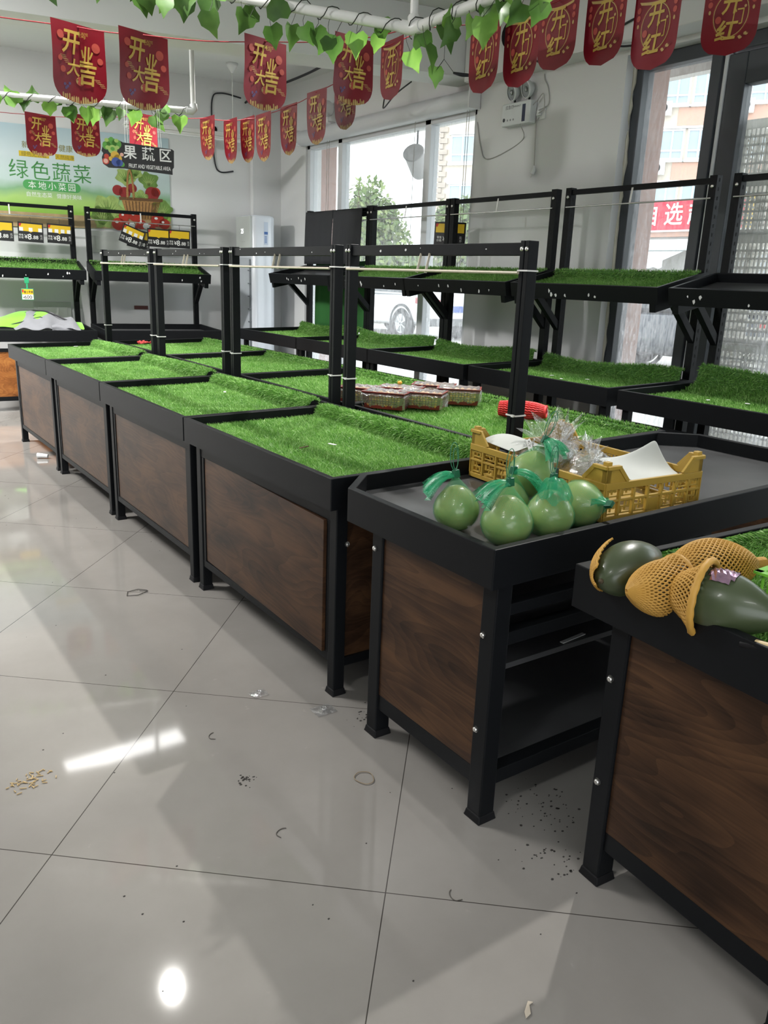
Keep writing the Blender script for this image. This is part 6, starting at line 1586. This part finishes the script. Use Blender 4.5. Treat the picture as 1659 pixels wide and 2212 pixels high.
# ---------------------------------------------------------------- red punnets of yellow fruit in cling film
PR_ = mat('dark_red_punnet', (0.16, 0.018, 0.015), 0.35, var=0.1); YF = mat('golden_fruit', (0.62, 0.32, 0.03), 0.35, var=0.3, scale=40); FILM2 = film('cling_film', (0.98, 0.97, 0.95), 0.34, 0.05, 0.16, 0.7, 70)
def punnet(label, c, az):
    t = thing('punnet', label, 'punnet', c, az, 'red fruit punnets in cling film')
    l, w, h, tp = .105, .066, .078, .010
    b = MB(); n = 10; m_ = 6
    b.box((-l + tp, -w + tp, 0), (l - tp, w - tp, .003))
    def P(side, s, u, z):
        k = tp * (1 - z / h)
        return (u * (l - k), s * (w - k), z) if side == 0 else (s * (l - k), u * (w - k), z)
    for side in (0, 1):
        for s in (-1, 1):
            nn = 13 if side == 0 else 8
            def strip(u0, u1, z0, z1):
                q = [Vector(P(side, s, u0, z0)), Vector(P(side, s, u1, z0)), Vector(P(side, s, u1, z1)), Vector(P(side, s, u0, z1))]
                nrm = Vector((0, -s * .0018, 0)) if side == 0 else Vector((-s * .0018, 0, 0)); b.prism(q, nrm)
            strip(-1, 1, 0, .016); strip(-1, 1, h - .012, h); strip(-1, -.86, .016, h - .012); strip(.86, 1, .016, h - .012)
            for k in range(nn): u = -.86 + 1.72 * k / (nn - 1); strip(u - .018, u + .018, .016, h - .012)
            for k in range(4): z = .026 + k * .0115; strip(-.86, .86, z - .0016, z + .0016)
    for a, c_ in (((-l - .005, -w - .005, h - .002), (l + .005, -w + .003, h + .002)), ((-l - .005, w - .003, h - .002), (l + .005, w + .005, h + .002)), ((-l - .005, -w + .003, h - .002), (-l + .003, w - .003, h + .002)), ((l - .003, -w + .003, h - .002), (l + .005, w - .003, h + .002))): b.box(a, c_)
    b.obj('basket', PR_, t, .0008)
    b = MB(); g = random.Random(int(c[0] * 1000))
    for layer in range(3):
        for i in range(6):
            for j in range(4): blob(b, (-.072 + i * .029 + g.uniform(-.004, .004), -.042 + j * .028 + g.uniform(-.004, .004), .016 + layer * .022), .0135, (1, 1, 1), 0, 6)
    o = b.obj('fruit', YF, t); o['kind'] = 'stuff'
    b = MB(); P_ = []
    for i in range(15):
        row = []
        for j in range(11):
            x = (-1 + 2 * i / 14) * (l + .007); y = (-1 + 2 * j / 10) * (w + .007); e = max(abs(-1 + 2 * i / 14), abs(-1 + 2 * j / 10))
            row.append((x, y, h + .004 + .003 * math.sin(i * 2.1 + j * 1.3) + .002 * math.sin(j * 3.1) - (.02 if e > .99 else 0)))
        P_.append(row)
    b.grid(P_); 
    for s in (-1, 1):
        b.grid([[(-l - .007 + (2 * l + .014) * i / 14, s * (w + .006 - .006 * k + .002 * math.sin(i * 1.7 + k)), h - .016 - .02 * k) for k in range(4)] for i in range(15)])
        b.grid([[(s * (l + .007 - .006 * k + .002 * math.sin(i * 1.7 + k)), -w - .006 + (2 * w + .012) * i / 10, h - .016 - .02 * k) for k in range(4)] for i in range(11)])
    b.obj('cling_film', FILM2, t)
zq = .724 + .016 + .02
for lab, x, y, az in (('red punnet under cling film nearest the double posts, front left of the group', 1.925, 1.405, -.95), ('red punnet under cling film in the middle of the front row', 2.085, 1.330, -.90), ('red punnet under cling film at the right end, nearest the red net', 2.325, 1.345, -.75),
                      ('red punnet under cling film at the back left, half behind the posts', 1.905, 1.590, -.95), ('red punnet under cling film at the middle back with yellow fruit on its lid', 2.075, 1.500, -.92), ('red punnet under cling film at the back right', 2.290, 1.505, -.8)):
    punnet(lab, (x, y, zq + SL * (x - 1.9) - .012), az)
b = MB(); blob(b, (0, 0, 0), .012, (1, 1, .8), 0, 10); o = b.obj('yellow_fruit', YF); o.location = (2.10, 1.545, zq + .084); tag(o, 'single yellow fruit lying on top of the red punnets', 'fruit')
# red foam net
t = thing('foam_sleeve', 'bright red foam net sleeve on the turf behind the last post', 'foam net', (2.345, .915, .745 + .040), -.95)
RN = mat('red_foam_net', (0.62, 0.03, 0.03), 0.55, var=0.1); b = MB(); n = 22
def rn(k, j):
    s = k / 26; r = .036 + .010 * math.sin(PI * s) - .006 * max(0, s - .8) / .2; a = 2 * PI * j / n
    return Vector((-.105 + .21 * s, r * math.cos(a) * 1.15, r * math.sin(a) * .85))
for j in range(n):
    b.tube([rn(k, j + .35 * (k % 2) + k * .02) for k in range(27)], .0042, 5)
b.grid([[rn(k, j) * .93 for j in range(n)] for k in range(27)], 0, True, True)
b.obj('sleeve', RN, t)
b = MB(); b.tube([rn(26, j) + Vector((.004, 0, 0)) for j in range(n + 1)], .006, 6); b.obj('rolled_edge', RN, t)

# ---------------------------------------------------------------- small litter
def scrap(label, c, m, pts, h, cat, name, rz=0.0, group=None):
    b = MB(); b.prism([(x, y, 0) for x, y in pts], (0, 0, h)); o = b.obj(name, m, None, min(.001, h * .3)); o.location = c; o.rotation_euler = (0, 0, rz); return tag(o, label, cat, group)
b = MB(); b.tube([(-.03, 0, .018), (.0, 0, .018), (.045, 0, .016)], .016, 12, radii=[.020, .017, .014]); o = b.obj('bottle_neck', M['white']); o.location = (.955, 4.34, 0.002); o.rotation_euler = (0, 0, -.6); tag(o, 'white plastic tube stub on the floor by the far table', 'litter')
b = MB(); b.tube([(.05, 0, .004), (.02, .03, .004), (-.03, .02, .004), (-.045, -.02, .004), (.0, -.035, .004), (.05, -.01, .004), (.02, .01, .004)], .0018, 5); o = b.obj('wire_loop', mat('dark_wire', (.06, .055, .05), .5)); o.location = (.70, 1.50, .0); tag(o, 'thin bent wire loop on the floor before the second table', 'litter')
b = MB(); b.tube([(.026 * math.cos(a) * (1 + .1 * math.sin(3 * a)), .030 * math.sin(a), .003) for a in np.linspace(0, 2 * PI, 26)], .0014, 5); o = b.obj('rubber_band', mat('tan_rubber', (.22, .17, .11), .6)); o.location = (.80, -.14, .0); tag(o, 'tan rubber band on the floor before the pomelo stand', 'litter')
CL = film('clear_plastic_scrap', (.97, .97, .97), .3, .05, .12, .5, 60)
for (x, y, r, lab) in ((.760, .437, .028, 'round clear plastic scrap on the tile joint'), (.890, .235, .036, 'square clear plastic scrap at the foot of the first table')):
    b = MB(); P = [[((-1 + 2 * i / 8) * r, (-1 + 2 * j / 8) * r * .8, .003 + .007 * max(0, 1 - ((i - 4) ** 2 + (j - 4) ** 2) / 8) + .001 * math.sin(i * 2 + j)) for j in range(9)] for i in range(9)]
    b.grid(P); b.tube([(.009 * math.cos(a), .009 * math.sin(a), .010) for a in np.linspace(0, 2 * PI, 14)], .0016, 5); o = b.obj('plastic_scrap', CL); o.location = (x, y, 0); tag(o, lab, 'litter')
HUSK = mat('straw_husk', (.40, .29, .14), .8, var=.2)
g = random.Random(21); b = MB()
for k in range(46):
    x, y = g.gauss(0, .035), g.gauss(0, .020); a = g.uniform(0, PI); l_ = g.uniform(.003, .009)
    b.bar((x - l_ * math.cos(a), y - l_ * math.sin(a), .002), (x + l_ * math.cos(a), y + l_ * math.sin(a), .003), .002, .002)
o = b.obj('husk_litter', HUSK); o.location = (.02, .33, 0); tag(o, 'scatter of straw husks on the open floor', 'litter', None, 'stuff')
DUST = mat('dark_dust', (.03, .027, .024), .95)
for (x, y, n, s, lab) in ((1.14, -.50, 60, .05, 'dark dust under the gap between the two stands'), (1.00, -.66, 40, .05, 'dark specks on the floor beside the papaya stand foot'), (1.02, .13, 50, .035, 'dark specks on the floor between table and pomelo stand'), (.52, .03, 26, .012, 'small smudge of grey dirt on the middle tile')):
    b = MB()
    for k in range(n):
        dx, dy = g.gauss(0, s), g.gauss(0, s); r = g.uniform(.001, .0045); b.prism([(dx + r * math.cos(a + .3 * k), dy + r * g.uniform(.5, 1) * math.sin(a + .3 * k), .0003) for a in (0, 1.2, 2.5, 3.8, 5)], (0, 0, .0006))
    o = b.obj('floor_dust', DUST); o.location = (x, y, 0); tag(o, lab, 'dirt', None, 'stuff')
b = MB()
for k in range(90):
    r = g.uniform(.0012, .0032); x, y = g.uniform(-.9, 1.0), g.uniform(-1.3, 3.6); b.prism([(x + r * math.cos(a), y + r * .7 * math.sin(a), .0003) for a in (0, 1.2, 2.5, 3.8, 5)], (0, 0, .0006))
tag(b.obj('floor_specks', DUST), 'tiny dark specks strewn over the tiled floor', 'dirt', None, 'stuff')
scrap('flattened pale scrap on the floor before the front stand', (.655, -.93, .001), mat('pale_scrap', (.48, .42, .34), .7), [(-.02, -.004), (-.005, -.008), (.012, .002), (.022, -.002), (.018, .008), (-.008, .004)], .003, 'litter', 'paper_scrap', .4)
for x, y, rz in ((.50, -.22, .3), (.73, -.62, 1.2), (.53, .28, .9)):
    b = MB(); b.tube([(.018 * math.cos(a), .012 * math.sin(a), .0015) for a in np.linspace(.3, 3.4, 12)] + [(-.017, -.012, .0015)], .0011, 5); o = b.obj('hair_curl', mat('dark_thread', (.08, .07, .06), .7) if 'dark_thread' not in bpy.data.materials else bpy.data.materials['dark_thread']); o.location = (x, y, 0); o.rotation_euler = (0, 0, rz); tag(o, 'curled dark thread on the tile floor', 'litter', 'dark threads on the floor')
tray_z = .756 - .046 + .018
for (x, y, lab) in ((1.40, 5.2 - .26, 'white scrap on the turf of the farthest aisle tray'), (1.44, 2.20, 'white tape strip on the turf of the second aisle tray'), (1.25, 0.80, 'white crumb on the turf of the nearest aisle tray')):
    scrap(lab, (x, y, tray_z + SL * (x - X0) + .004), M['tape'], [(-.018, -.006), (.016, -.008), (.018, .004), (-.014, .007)], .002, 'litter', 'white_scrap', g.uniform(0, 3))
b = MB(); b.bar((-.02, 0, 0), (.02, .004, .003), .005, .003); o = b.obj('brown_twig', mat('brown_twig', (.10, .055, .03), .8)); o.location = (1.13, .80, tray_z + .008); tag(o, 'short brown twig on the turf of the nearest aisle tray', 'litter')
WS = []
for k, (x, y) in enumerate(((3.62, 1.95), (3.55, 1.80), (3.68, 1.70), (3.48, 1.62), (3.62, .80), (3.70, .62), (3.60, .35))):
    scrap('small torn white scrap on the turf of the two nearest lower rack trays', (x, y, .802 - .050 + .0215 * (x - 3.31) + .020), M['tape'], [(-.014, -.005), (.0, -.012), (.018, -.004), (.010, .009), (-.012, .008)], .002, 'litter', 'torn_scrap', k * .9, 'torn scraps on the lower rack turf')
RS = mat('red_twine', (.50, .03, .03), .6); b = MB(); g = random.Random(2)
for k in range(5):
    x, y, z = 0, 0, .004; path = []
    for i in range(14): path.append((x, y, max(.003, z))); x += g.uniform(-.025, .035); y += g.uniform(-.02, .028); z = g.uniform(.003, .022)
    b.tube(path, .0022, 5)
o = b.obj('red_twine', RS); o.location = (1.78, 5.0 - .50, .790); tag(o, 'tangle of red twine on the far window side tray edge', 'twine')
scrap('short white tag strip lying under the pomelo stand shelf', (1.30, -.40, .4155), M['tie'], [(-.05, -.006), (.05, -.006), (.05, .006), (-.05, .006)], .002, 'litter', 'tag_strip', .1)
